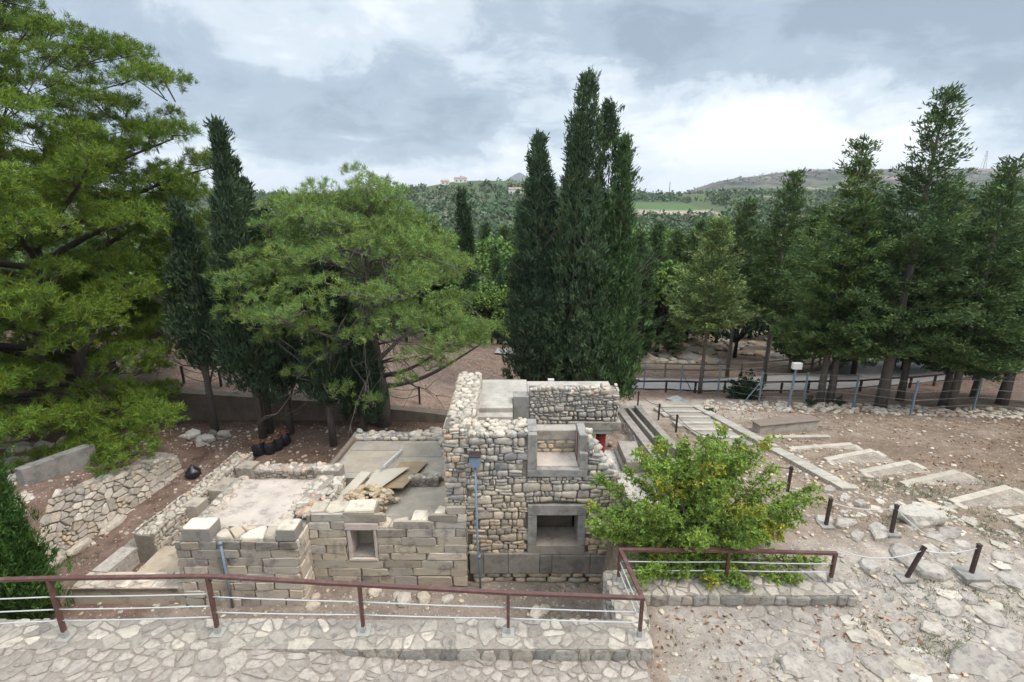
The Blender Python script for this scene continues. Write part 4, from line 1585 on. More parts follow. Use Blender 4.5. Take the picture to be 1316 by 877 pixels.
# ------------------------------------------------------------------ right of the house: channel walls, stepped ramp, kerbs
def ztr(y):
    return float(interp(y, RIGHT))


def build_channel():
    rnd = random.Random(77)
    T = thing('stone_channel', 'long open stone channel between two parallel walls beside the house', 'channel', (4.6, 12.7, -1))
    base = (4.6, 12.7, -1)
    def run(x0, x1, y0, y1, dz0, dz1, name, mat, zb=-2.4):
        mb = MB()
        n = 10
        for k in range(n):
            a, b = y0 + (y1 - y0) * k / n, y0 + (y1 - y0) * (k + 1) / n
            za, zb_ = dz0 + (dz1 - dz0) * k / n, dz0 + (dz1 - dz0) * (k + 1) / n
            t = tint_pick(rnd, [(1, .97, .93), (.92, .9, .87), (1.06, 1.02, .97)], .06)
            vs = [(x0, a, zb), (x1, a, zb), (x1, b, zb), (x0, b, zb), (x0, a, za), (x1, a, za), (x1, b, zb_), (x0, b, zb_)]
            mb.add(vs, [(0, 1, 5, 4), (1, 2, 6, 5), (2, 3, 7, 6), (3, 0, 4, 7), (4, 5, 6, 7)], 0, t)
        return mb
    m = run(4.50, 4.80, 12.7, 21.0, 0.02, -1.15, 'wall', 'concrete')
    stones(m, (4.50, 21.0, -2.2), -Y3, Z3, rubble_rows(8.3, 2.3, .09, .18, rnd), .04, .012, rnd, GREY, mat=1,
           mask=lambda u, v: v - 2.2 < (-1.15 + 1.17 * u / 8.3) - .16)
    shift(m, base).build('side_wall', ['concrete', 'rubble'], T)
    m = run(5.02, 5.14, 12.9, 20.6, 0.0, -1.12, 'w', 'concrete'); shift(m, base).build('divider', 'concrete', T)
    m = run(5.36, 5.62, 12.7, 20.8, 0.06, -1.10, 'w', 'concrete'); shift(m, base).build('side_wall', 'concrete', T)
    m = run(4.80, 5.36, 20.6, 20.8, -1.12, -1.15, 'w', 'concrete'); shift(m, base).build('end_wall', 'concrete', T)
    m = run(4.801, 5.019, 12.9, 20.6, -.22, -1.40, 'w', 'brown_wall'); shift(m, base).build('channel_bed', 'brown_wall', T)
    m = run(5.141, 5.359, 12.9, 20.6, -.22, -1.40, 'w', 'brown_wall'); shift(m, base).build('channel_bed', 'brown_wall', T)
    m = MB()
    m.box((3.75, 15.0, -1.1), (4.40, 16.5, -.62), 0, (1.15, 1.1, 1.02))
    m.box((3.62, 15.0, -1.1), (3.74, 16.4, -.86), 0, (1.05, 1.0, .95))
    tag(m.build('stone_block', 'concrete'), 'long low stone block on the pale floor against the channel wall', 'block')
    m = MB()
    m.tube([(3.55, 16.8, -1.0), (3.55, 16.8, -.88), (3.55, 16.8, -.82)], [.06, .09, .08], 12)
    tag(m.build('clay_pot', 'roof_tile', None, True), 'small orange clay pot on the pale floor beside the stone block', 'pot')


build_channel()


def ramp_strip(x0, x1, y0, y1, dz, th=.12, slope=True, mb=None, tint=(1, 1, 1), mat=0):
    za, zb = ztr(y0) + dz, ztr(y1) + dz
    if not slope:
        za = zb = max(za, zb)
    vs = [(x0, y0, za - th), (x1, y0, za - th), (x1, y1, zb - th), (x0, y1, zb - th), (x0, y0, za), (x1, y0, za), (x1, y1, zb), (x0, y1, zb)]
    mb.add(vs, [(0, 1, 5, 4), (1, 2, 6, 5), (2, 3, 7, 6), (3, 0, 4, 7), (4, 5, 6, 7)], mat, tint)


def build_ramp():
    rnd = random.Random(88)
    T = thing('stepped_ramp', 'broad stepped ramp of pale stone treads running down to the fence', 'steps', (8.3, 18, ztr(18)))
    base = (8.3, 18, ztr(18))
    y = 17.2
    k = 0
    while y < 23.3:
        d = 1.12
        m = MB()
        ramp_strip(7.35, 9.02, y, y + d - .32, .10, .5, True, m, tint_pick(rnd, [(.78, .76, .74), (.7, .68, .66), (.85, .82, .79)], .05))
        shift(m, base).build('tread', 'pale_floor', T)
        m = MB()
        ramp_strip(7.30, 9.02, y + d - .32, y + d - .003, .16, .5, True, m, tint_pick(rnd, [(1.08, 1.06, 1.03)], .05))
        shift(m, base).build('tread', 'pale_floor', T)
        y += d
    # kerb along the right of the ramp, running on as a line of slabs
    m = MB()
    y = 12.9
    while y < 23.8:
        w = rnd.uniform(.38, .62)
        x0 = 9.06 + (23.8 - y) * .035
        ramp_strip(x0, x0 + .46, y + .008, y + w - .008, .14 if y > 16.5 else .10, .5, True, m, tint_pick(rnd, [(1.05, 1.02, .98), (.95, .93, .9)], .07))
        y += w
    shift(m, base).build('edge_slabs', 'pale_floor', T)
    m = MB()
    y = 17.0
    while y < 23:
        if rnd.random() < .6:
            ramp_strip(7.02, 7.28, y, y + .8, .14, .4, True, m, tint_pick(rnd, [(1.0, .97, .93)], .1))
        y += .95
    shift(m, base).build('edge_blocks', 'pale_floor', T)


build_ramp()

# L shaped kerbs, each holding one earth step
KERBS = [((987, 561), (1066, 560), None), ((1015, 576), (1095, 570), (1031, 590)), ((1061, 590), (1122, 578), (1086, 604)), ((1106, 606), (1171, 593), (1133, 620)),
         ((1160, 621), (1231, 605), (1195, 637)), ((1223, 644), (1297, 625), (1266, 664)), ((1300, 668), (1380, 650), (1345, 690))]
KLAB = ['farthest and shortest of the pale kerbs, beside the ramp', 'second pale angled kerb counted from the ramp', 'third pale angled kerb counted from the ramp', 'fourth pale angled kerb, green weeds at its foot',
        'fifth pale angled kerb, weeds along both its ends', 'large pale angled kerb, the last one wholly in view', 'pale kerb cut off by the edge of the photo']


def build_lkerbs():
    rnd = random.Random(99)
    for i, (c, r, f) in enumerate(KERBS):
        P = on_ground(*c); Q = on_ground(*r)
        z = P.z + .10
        Q = atz(r[0], r[1], z); P = atz(c[0], c[1], z)
        m = MB()
        def beam(a, b, off, w=.21):
            d = (b - a); d.z = 0; d.normalize()
            m.bar(a + d * off - Z3 * .14, b - Z3 * .14, w, .28, 0, tint_pick(rnd, [(1.08, 1.03, .96), (.98, .94, .88)], .05))
        beam(P, Q, 0)
        if f:
            F = atz(f[0], f[1], z - .02)
            beam(P, F, .09)
            d = (Q - P).normalized()
            s = Vector((d.y, -d.x, 0))
            beam(Q, Q + s * .45 - Z3 * .02, .09)
        # earth held behind it
        root = tag(m.build('kerb', 'pale_floor'), KLAB[i], 'kerb', 'angled kerbs of the earth steps')
        if f:
            m2 = MB()
            d = (Q - P); L = d.length; d.normalize()
            e = (F - P); e.z = 0
            a, b, c2, d2 = P - Z3 * .01, Q - Z3 * .01, Q + e * 1.25 - Z3 * .05, F + e * .25 - Z3 * .05
            n = 6
            vs, fs = [], []
            for jj in range(n + 1):
                for ii in range(n + 1):
                    s, t = ii / n, jj / n
                    p = (a * (1 - s) + b * s) * (1 - t) + (d2 * (1 - s) + c2 * s) * t
                    vs.append((p.x, p.y, p.z + .03 * (float(vnoise(p.x * 3, p.y * 3, 2)) - .5)))
            for jj in range(n):
                for ii in range(n):
                    q = jj * (n + 1) + ii
                    fs.append((q, q + 1, q + n + 2, q + n + 1))
            m2.add(vs, fs, 0, (.295, .245, .195))
            m2.build('earth_fill', 'soil', root)


build_lkerbs()


def build_box_bench():
    a, b = on_ground(976, 557), on_ground(1050, 553)
    T = thing('low_bench', 'low concrete box with a dark wooden lid on the open slope', 'bench', tuple(a))
    m = MB()
    L = (b - a).length
    ang = math.atan2(b.y - a.y, b.x - a.x)
    T.rotation_euler = (0, 0, ang)
    m.box((0, 0, -.3), (L, .5, .30), 0, (1.35, 1.3, 1.22))
    m.build('body', 'concrete', T)
    m = MB()
    m.box((-.06, -.05, .305), (L + .06, .24, .355))
    m.box((-.06, .25, .305), (L + .06, .55, .35))
    m.build('lid', 'grey_wood', T)


build_box_bench()


# ------------------------------------------------------------------ rope barriers
def catenary(a, b, sag, n=14):
    return [Vector(a).lerp(Vector(b), k / n) - Z3 * (sag * 4 * (k / n) * (1 - k / n)) for k in range(n + 1)]


def barrier(label, pts, h, sag, ropes=((.92, 1),), lean=None, feet=(), rad=.012, w=.075, rope_mat='post_metal', skip=()):
    p0 = pts[0]
    T = thing('rope_barrier', label, 'barrier', tuple(p0))
    tops = []
    for i, p in enumerate(pts):
        l = (lean or {}).get(i, (0, 0))
        m = MB()
        q = p - p0
        t = q + Vector((l[0], l[1], h))
        m.bar(q - Z3 * .1, t, w, w, up=(0, 1, 0))
        m.bar(t - Z3 * .09, t - Z3 * .05, w + .03, w + .03, up=(0, 1, 0))
        m.build('post', 'post_metal', T)
        if i in feet:
            m = MB()
            m.box((q.x - .2, q.y - .16, q.z - .1), (q.x + .2, q.y + .16, q.z + .09))
            m.build('concrete_foot', 'concrete', T)
        tops.append((q, t))
    for i in range(len(pts) - 1):
        if i in skip:
            continue
        for f, k in ropes:
            a = tops[i][0].lerp(tops[i][1], f); b = tops[i + 1][0].lerp(tops[i + 1][1], f)
            m = MB()
            m.tube(catenary(a, b, sag * k), rad, 5)
            m.build('rope', rope_mat, T, True)
    return T


far_posts = [on_ground(*p) for p in ((819.5, 522), (846, 540), (868.5, 556), (907, 585), (929, 600), (953, 604), (1012, 632))]
barrier('line of dark posts with a slack rope between channel and ramp', far_posts, .80, .16, w=.065)
near_posts = [Vector((6.62, 8.87, .02)), on_ground(1162, 745), on_ground(1247, 741), on_ground(1145, 687), on_ground(1061, 677)]


def near_barrier():
    T = thing('rope_barrier', 'dark posts, one leaning, joined by pale slack rope over rough slabs', 'barrier', tuple(near_posts[1]))
    p0 = near_posts[1]
    info = [(near_posts[1], (.30, 0.05), .78, False), (near_posts[2], (0, 0), .80, True), (near_posts[3], (-.02, 0), .80, False), (near_posts[4], (0, 0), .78, False)]
    tops = []
    for p, l, h, foot in info:
        q = p - p0
        t = q + Vector((l[0], l[1], h))
        m = MB()
        m.bar(q - Z3 * .1, t, .066, .066, up=(0, 1, 0))
        m.bar(t - (t - q) * .02, t + (t - q) * .015, .078, .078, up=(0, 1, 0))
        m.build('post', 'post_metal', T)
        tops.append(t - Z3 * .08)
        m = MB()
        if foot:
            m.box((q.x - .26, q.y - .2, q.z - .1), (q.x + .26, q.y + .2, q.z + .10))
        else:
            m.box((q.x - .16, q.y - .13, q.z - .1), (q.x + .16, q.y + .13, q.z + .06))
        m.build('concrete_foot', 'concrete', T)
    rail_end = Vector((6.62, 8.87, .86)) - p0
    for a, b, s in ((rail_end, tops[0], .22), (tops[0], tops[1], .10), (tops[1], tops[2], .28), (tops[2], tops[3], .12)):
        m = MB()
        m.tube(catenary(a, b, s), .011, 6)
        m.build('rope', 'steel_cable', T, True)


near_barrier()
path_posts = []
for px, y in ((240, 20.9), (286.7, 20.8), (341, 20.9), (387, 20.9), (438, 20.6), (490, 20.5), (539, 20.3)):
    d = ray(px, 510)
    x = d[0] / d[1] * y
    path_posts.append(Vector((x, y, gz(x, y))))
barrier('dark posts with crossing chains along the earth path behind the yard wall', path_posts, .80, .2, ropes=((.92, 1), (.55, 1.4)), rad=.014)


# ------------------------------------------------------------------ metal fence, timber rails
def build_fence():
    pts = [(827, 501), (874, 504), (922, 508), (975, 518), (1032, 519), (1096, 524), (1170, 534), (1250, 529), (1322, 534)]
    P = [on_ground(*p) for p in pts]
    T = thing('wire_fence', 'wire fence on pale blue steel posts below the right hand trees', 'fence', tuple(P[0]))
    p0 = P[0]
    for i, p in enumerate(P):
        m = MB()
        q = p - p0
        m.bar(q - Z3 * .2, q + Z3 * 1.75, .07, .07, up=(0, 1, 0))
        o = m.build('post', 'blue_metal', T)
        if i in (1, 3):
            m = MB()
            s = 1 if i == 1 else -1
            m.tube([q + Vector((.75 * s, .1, -.05)), q + Z3 * 1.25], .03, 6)
            m.build('brace', 'blue_metal', T)
    for h in (.35, .75, 1.15, 1.65):
        m = MB()
        for a, b in zip(P[:-1], P[1:]):
            m.tube([a - p0 + Z3 * h, b - p0 + Z3 * h], .008, 4)
        m.build('wire', 'galvanised', T)


def wooden_fence(label, pts, h, rails, post_w=.10, step=1.6, mat='post_metal'):
    # resample posts along the path
    P = [Vector((p[0], p[1], 0)) for p in pts]
    out = []
    for a, b in zip(P[:-1], P[1:]):
        n = max(1, round((b - a).length / step))
        out += [a.lerp(b, k / n) for k in range(n)]
    out.append(P[-1])
    out = [Vector((p.x, p.y, gz(p.x, p.y))) for p in out]
    T = thing('wooden_fence', label, 'fence', tuple(out[0]))
    p0 = out[0]
    for p in out:
        m = MB()
        q = p - p0
        m.bar(q - Z3 * .2, q + Z3 * h, post_w, post_w, up=(0, 1, 0))
        m.build('post', mat, T)
    for f in rails:
        m = MB()
        for a, b in zip(out[:-1], out[1:]):
            m.bar(a - p0 + Z3 * h * f, b - p0 + Z3 * h * f, .05, .10)
        m.build('rail', mat, T)


build_fence()
wooden_fence('low dark timber rail along the near edge of the road', [(3, 28.6), (9, 28.0), (14, 27.7), (19, 28.2), (26, 29.6), (33, 32)], .75, (.93,), .10, 1.9)
wooden_fence('brown two rail timber fence along the far edge of the road', [(4, 32.2), (10, 31.6), (15, 31.6), (20.5, 33.2)], 1.0, (.9, .5), .10, 2.0, 'grey_wood')
wooden_fence('brown three rail timber fence climbing beside the branch road', [(20.8, 33.6), (24, 36.5), (28.5, 40)], 1.15, (.92, .6, .28), .11, 1.5, 'grey_wood')
wooden_fence('weathered timber fence beyond the bend of the branch road', [(31, 45), (38, 44.5), (46, 47)], 1.15, (.92, .5), .11, 1.8, 'grey_wood')


def small_items():
    p = on_ground(1012, 525)
    T = thing('sign_post', 'small pale sign box on a tall blue steel pole by the fence', 'sign', tuple(p))
    m = MB()
    m.bar((0, 0, -.2), (.12, 0, 2.1), .08, .08, up=(0, 1, 0))
    m.build('pole', 'blue_metal', T)
    m = MB()
    m.box((-.08, -.10, 2.1), (.36, .12, 2.42))
    m.build('sign_box', 'white_wall', T)
    p = on_ground(871, 515)
    m = MB()
    m.box((-.42, -.5, 0), (.42, .5, .05), 0, (.95, 1.02, 1.1))
    o = tag(m.build('hatch_cover', 'concrete'), 'flat bluish metal cover set in the ground near the fence', 'cover')
    o.location = p; o.rotation_euler = (0, 0, .5)
    p = on_ground(797, 503)
    T = thing('information_board', 'tilted blue grey information board at the foot of the tall cypress', 'board', tuple(p), -.3)
    m = MB()
    m.add([(-.45, 0, .35), (.45, 0, .35), (.45, .45, .75), (-.45, .45, .75), (-.45, .03, .31), (.45, .03, .31), (.45, .48, .71), (-.45, .48, .71)],
          [(0, 1, 2, 3), (7, 6, 5, 4), (0, 4, 5, 1), (1, 5, 6, 2), (2, 6, 7, 3), (3, 7, 4, 0)])
    m.build('panel', 'glass_dark', T)
    for s in (-.38, .38):
        m = MB(); m.bar((s, .2, -.1), (s, .22, .5), .06, .06, up=(0, 1, 0)); m.build('leg', 'post_metal', T)
    p = Vector((1.6, 19.8, gz(1.6, 19.8)))
    T = thing('small_floodlight', 'small white floodlight on a short stake behind the house', 'floodlight', tuple(p))
    m = MB(); m.bar((0, 0, -.1), (0, 0, 1.62), .05, .05, up=(0, 1, 0)); m.build('stake', 'post_metal', T)
    m = MB(); m.box((-.13, -.1, 1.6), (.13, .06, 1.8)); m.build('lamp_housing', 'white_wall', T)


small_items()


# ------------------------------------------------------------------ rocks, slabs, bags
def rock(name, label, cat, p, rad, seed, tint=(1, 1, 1), group=None, rz=0.0, rough=.25, flat=0, mat='rubble', sub=3):
    rnd = random.Random(seed)
    m = MB()
    blob(m, (0, 0, rad[2] * .35), rad, rnd, tint, rough=rough, rz=rz, flat=flat, sub=sub)
    o = tag(m.build(name, mat, None, False), label, cat, group)
    o.location = p
    return o


def build_rocks():
    rnd = random.Random(123)
    # flat slabs bedded in the slope at lower right
    slabs = [(1130, 683, .62, .34, .9), (1165, 715, .78, .42, 1.0), (1195, 738, .62, .42, -.6), (1087, 673, .42, .3, .2), (1058, 670, .40, .28, .3), (1118, 730, .40, .34, .1),
             (1220, 685, .5, .3, .2), (1205, 690, .4, .3, .1), (1195, 705, .3, .3, .4), (1212, 722, .26, .26, .3), (1260, 752, .36, .26, .2), (1218, 780, .55, .40, .7), (1268, 790, .6, .5, .9),
             (1288, 820, .7, .4, .5), (1245, 850, .8, .42, .4), (1180, 850, .7, .5, .1), (1130, 858, .5, .4, .5), (1075, 838, .55, .4, .2), (1020, 858, .5, .36, .3), (1100, 690, .36, .24, .7),
             (1150, 655, .34, .22, .6), (1125, 655, .28, .2, .4), (1105, 650, .26, .2, .1), (1086, 641, .3, .2, .6), (1065, 632, .28, .2, .2), (1300, 745, .5, .4, .3), (1290, 715, .45, .3, .6),
             (1245, 770, .34, .26, .6), (1180, 665, .5, .22, .1), (1235, 700, .3, .24, .2), (1280, 860, .6, .4, .2), (1160, 812, .4, .3, .9), (1200, 810, .38, .3, .4)]
    for i, (px, py, a, b, rz) in enumerate(slabs):
        p = on_ground(px, py)
        flatl = 'rough flat slab of pale stone bedded in the lower right slope'
        n = rnd.randint(6, 9)
        a0 = rnd.uniform(0, 6)
        poly = []
        for k in range(n):
            f = rnd.uniform(.72, 1.12)
            t = a0 + 6.2832 * (k + rnd.uniform(-.28, .28)) / n
            c, s_ = math.cos(t) * a * .74 * f, math.sin(t) * b * .74 * f
            poly.append((c * math.cos(rz) - s_ * math.sin(rz), c * math.sin(rz) + s_ * math.cos(rz)))
        m = MB()
        stone(m, poly, Vector((0, 0, 0)), X3, Y3, rnd.uniform(.05, .11) + (.08 if i == 2 else 0), .0, rnd, tint_pick(rnd, [(1.02, .99, .95), (.9, .88, .84), (1.1, 1.06, 1.0)], .1), 1, .82, sink=.2, q=.10, rag=.14)
        o = tag(m.build('stone_slab', 'paving'), flatl, 'slab', 'flat slabs in the rocky slope')
        o.location = p - Z3 * .01
    rock('boulder', 'broad flat topped boulder on brown leaves behind the rope', 'boulder', on_ground(1180, 668) , (.55, .36, .28), 901, (1.0, .98, .95), None, .1, .2, .6)
    for i, (px, py, s, lab) in enumerate(((245, 564, .26, 'whitest of four boulders round the leaning trunk'), (264, 569, .27, 'broad grey boulder, frontmost of those round the leaning trunk'), (287, 562, .21, 'dark boulder right of the leaning trunk'), (273, 558, .17, 'smallest boulder against the leaning trunk'))):
        rock('boulder', lab, 'boulder', on_ground(px, py), (s * 1.25, s, s * .85), 40 + i, ((1.4, 1.4, 1.4), (1.1, 1.1, 1.1), (.8, .78, .75), (.7, .68, .66))[i], None, i * .5, .3)
    # stones of the tumbled walls in the left corner
    n = 0
    for (x0, x1, y0, y1, cnt, s) in ((-20, -13.3, 15.8, 17.6, 34, .34), (-17, -13.8, 14.3, 15.2, 12, .24), (-15.5, -13.6, 12.2, 14.2, 14, .26)):
        for k in range(cnt):
            x, y = rnd.uniform(x0, x1), rnd.uniform(y0, y1)
            q = s * rnd.uniform(.5, 1.1)
            rock('stone', 'tumbled grey stone lying under the big pine', 'stone', Vector((x, y, gz(x, y) - .03)), (q, q * .75, q * .5), 1000 + n, tint_pick(rnd, GREY, .1), 'tumbled stones under the pine', rnd.uniform(0, 3), .25, sub=2)
            n += 1
    # loose stones behind the house corner
    for k in range(18):
        p = on_ground(rnd.uniform(545, 568), rnd.uniform(555, 590))
        q = rnd.uniform(.14, .3)
        rock('stone', 'loose pale stone in the pile by the corner of the house', 'stone', Vector((p.x, p.y, p.z + .05)), (q, q * .8, q * .65), 1300 + k, tint_pick(rnd, PALE, .1), 'stones piled by the house corner', rnd.uniform(0, 3), .25, sub=2)
    # a few stones in the court
    for k, (px, py) in enumerate(((482, 760), (510, 765), (545, 768), (575, 770), (405, 768), (402, 778), (700, 785), (690, 790), (520, 772))):
        p = atz(px, py, -1.6)
        q = rnd.uniform(.12, .24)
        rock('stone', 'loose stone on the gravel of the sunken court', 'stone', Vector((p.x, p.y, gz(p.x, p.y) - .02)), (q, q * .8, q * .55), 1400 + k, tint_pick(rnd, PALE, .1), 'loose stones in the court', rnd.uniform(0, 3), .25, sub=2)
    # edging of small stones under the fence
    m = MB()
    for k in range(620):
        px = rnd.uniform(905, 1330)
        py = 520 + (px - 905) * .028 + rnd.uniform(-5, 7)
        p = on_ground(px, py)
        q = rnd.uniform(.05, .16)
        blob(m, (p.x, p.y, p.z + q * .1), (q * 1.2, q, q * .7), rnd, tint_pick(rnd, PALE + [(.7, .5, .4)], .1), sub=1)
    tag(m.build('rubble_edging', 'rubble'), 'strip of small broken stones along the foot of the wire fence', kind='stuff')
    # pale broken rock beyond the road
    m = MB()
    for k in range(420):
        x, y = rnd.uniform(8, 27), rnd.uniform(35, 52)
        if vnoise(x * .35, y * .35 + 8, 2) < .47:
            continue
        q = rnd.uniform(.2, .75)
        blob(m, (x, y, gz(x, y) + q * .1), (q * 1.2, q, q * .6), rnd, tint_pick(rnd, [(.8, .77, .72), (.66, .62, .56), (.9, .74, .56)], .1), sub=1)
    tag(m.build('rubble', 'rubble'), 'pale broken rock on the ground beyond the road', kind='stuff')
    # broken stone of the lower right slope
    m = MB()
    for k in range(420):
        x, y = rnd.uniform(5.5, 13.5), rnd.uniform(4.8, 12.2)
        if vnoise(x * .7 + 3, y * .7, 3) < .50 or (x < 7.3 and y > 8.2):
            continue
        q = rnd.uniform(.04, .17)
        blob(m, (x, y, gz(x, y) + q * .05), (q * 1.3, q, q * .5), rnd, tint_pick(rnd, PALE, .12), sub=1, rough=.4, flat=.6)
    tag(m.build('rubble', 'rubble'), 'small broken stones bedded all over the lower right slope', kind='stuff')
    # scattered gravel near the camera
    m = MB()
    for k in range(2600):
        c = rnd.random()
        if c < .55:
            x, y = rnd.uniform(2.8, 13), rnd.uniform(5, 16)
        elif c < .65:
            x, y = rnd.uniform(-10, 2.2), rnd.uniform(8, 10.5)
        elif c < .85:
            x, y = rnd.uniform(-14, -1), rnd.uniform(12, 19)
        else:
            x, y = rnd.uniform(8, 24), rnd.uniform(14, 24)
        q = rnd.uniform(.015, .05) * (1 + .03 * y)
        blob(m, (x, y, gz(x, y) + q * .2), (q * 1.2, q, q * .7), rnd, tint_pick(rnd, PALE + WARM, .15), sub=1)
    tag(m.build('gravel', 'rubble'), 'loose chips of pale stone strewn over the bare earth', kind='stuff')


build_rocks()


def right_paving():
    """natural rock and worn paving at lower right, bedded in the earth"""
    rnd = random.Random(321)
    mb = MB()
    cells = voronoi(9.5, 7.6, .36, 1.25, rnd, .5, 2.55, 4.4)
    def mask(u, v):
        if u < 2.62 and v < 7.3: return False
        if 2.4 < u < 7.1 and v > 8.45: return False
        if u < 2.7: return False
        n = float(vnoise(u * .9 + 20, v * .9, 3))
        lim = .40 + .045 * max(0, u - 6) * (v > 8.4) + .03 * max(0, v - 9)
        if u > 8.2 and v > 10.8: return False
        return n > lim + .10
    surf = lambda u, v: gz(u, v) + .022 * (float(vnoise(u * 1.9, v * 1.9, 2)) - .55)
    stones(mb, (0, 0, 0), X3, Y3, cells, .016, .008, rnd, [(.93, .9, .86), (.86, .83, .79), (1.0, .96, .91)], mask=mask, soft=.7, surf=surf, q=.18, var=.07, rag=.14)
    tag(mb.build('rock_paving', 'paving'), 'worn natural rock paving at the lower right', kind='structure')


right_paving()


def trash_bags():
    spots = [(333, 585, 'leftmost of the four bags under the cypresses'), (347, 583, 'second black bag, rust leaves showing in its open top'), (357, 578, 'third black bag, leaning on its neighbours'), (366, 572, 'black bag with green clippings in its top')]
    sv = []
    for i, (px, py, lab) in enumerate(spots + [(249, 613, 'single black bag lying apart by the drystone passage wall')]):
        rnd = random.Random(700 + i)
        p = on_ground(px, py)
        s = .225
        T = thing('rubbish_bag', lab if i == 4 else 'full ' + lab, 'bag', tuple(p), group='black rubbish bags')
        m = MB()
        rings, seg = 9, 20
        vs, fs = [], []
        hh = .56 if i < 4 else .42
        for j in range(rings + 1):
            t = j / rings
            r = s * (0.72 + .36 * math.sin(math.pi * min(1, t * 1.05)) ** .7) * ((1 - .25 * t) if i < 4 else (1 - .8 * t ** 2.5))
            for k in range(seg):
                a = 2 * math.pi * k / seg
                f = 1 + .10 * math.sin(k * 2.3 + j * .9 + i) + .12 * mnoise.noise(Vector((math.cos(a) * 2, math.sin(a) * 2, t * 3 + i * 7))) + (.16 * mnoise.noise(Vector((math.cos(a) * 3.5, math.sin(a) * 3.5, t * 5 + i * 3))))
                vs.append((r * f * math.cos(a), r * f * math.sin(a), hh * t + (.06 * math.sin(k * 3.1) if j == rings else 0)))
        for j in range(rings):
            for k in range(seg):
                a, b = j * seg + k, j * seg + (k + 1) % seg
                fs.append((a, b, b + seg, a + seg))
        fs.append(tuple(reversed(range(seg))))
        m.add(vs, fs)
        if i == 4:
            top = rings * seg
            m.add([vs[top + k] for k in range(seg)] + [(.03, 0, hh + .06)], [(k, (k + 1) % seg, seg) for k in range(seg)])
        o = m.build('sack', 'black_plastic', T, True)
        if i < 4:
            m = MB()
            for k in range(60):
                a, r = rnd.uniform(0, 6.28), .15 * math.sqrt(rnd.random())
                blob(m, (r * math.cos(a), r * math.sin(a), hh - .06 + .10 * (1 - r / .15)), (.05, .04, .025), rnd, sub=1)
            m.build('leaf_heap', 'litter' if i != 3 else 'litter', T)


trash_bags()

# ------------------------------------------------------------------ foliage
def unit(a):
    return a / np.maximum(1e-6, np.linalg.norm(a, axis=-1, keepdims=True))


def leaf_quads(P, A, L, W, rng, shape='diamond'):
    """P points (n,3), A axes (n,3), L lengths, W widths -> (n,4,3) leaf shaped quads"""
    n = len(P)
    A = unit(A)
    w = unit(np.cross(A, unit(rng.normal(size=(n, 3)))))
    L = np.broadcast_to(L, n)[:, None]; W = np.broadcast_to(W, n)[:, None]
    m = P + A * L * 0.45
    return np.stack([P, m + w * W * .5, P + A * L, m - w * W * .5], 1)


def leaf_tris(P, A, L, W, rng):
    n = len(P)
    A = unit(A)
    w = unit(np.cross(A, unit(rng.normal(size=(n, 3)))))
    L = np.broadcast_to(L, n)[:, None]; W = np.broadcast_to(W, n)[:, None]
    return np.stack([P - w * W * .5, P + w * W * .5, P + A * L], 1)


def tints(base, groups, per, rng, gv=.22, lv=.15, hue=.10, n=None):
    """one shade per clump with a little leaf-to-leaf variation"""
    g = 1 + rng.uniform(-gv, gv, groups)
    h = rng.uniform(-hue, hue, groups)
    t = np.repeat(np.stack([g * (1 + h), g, g * (1 - h)], -1), per, 0)
    t = t * (1 + rng.uniform(-lv, lv, (len(t), 1)))
    return t * np.array(base)


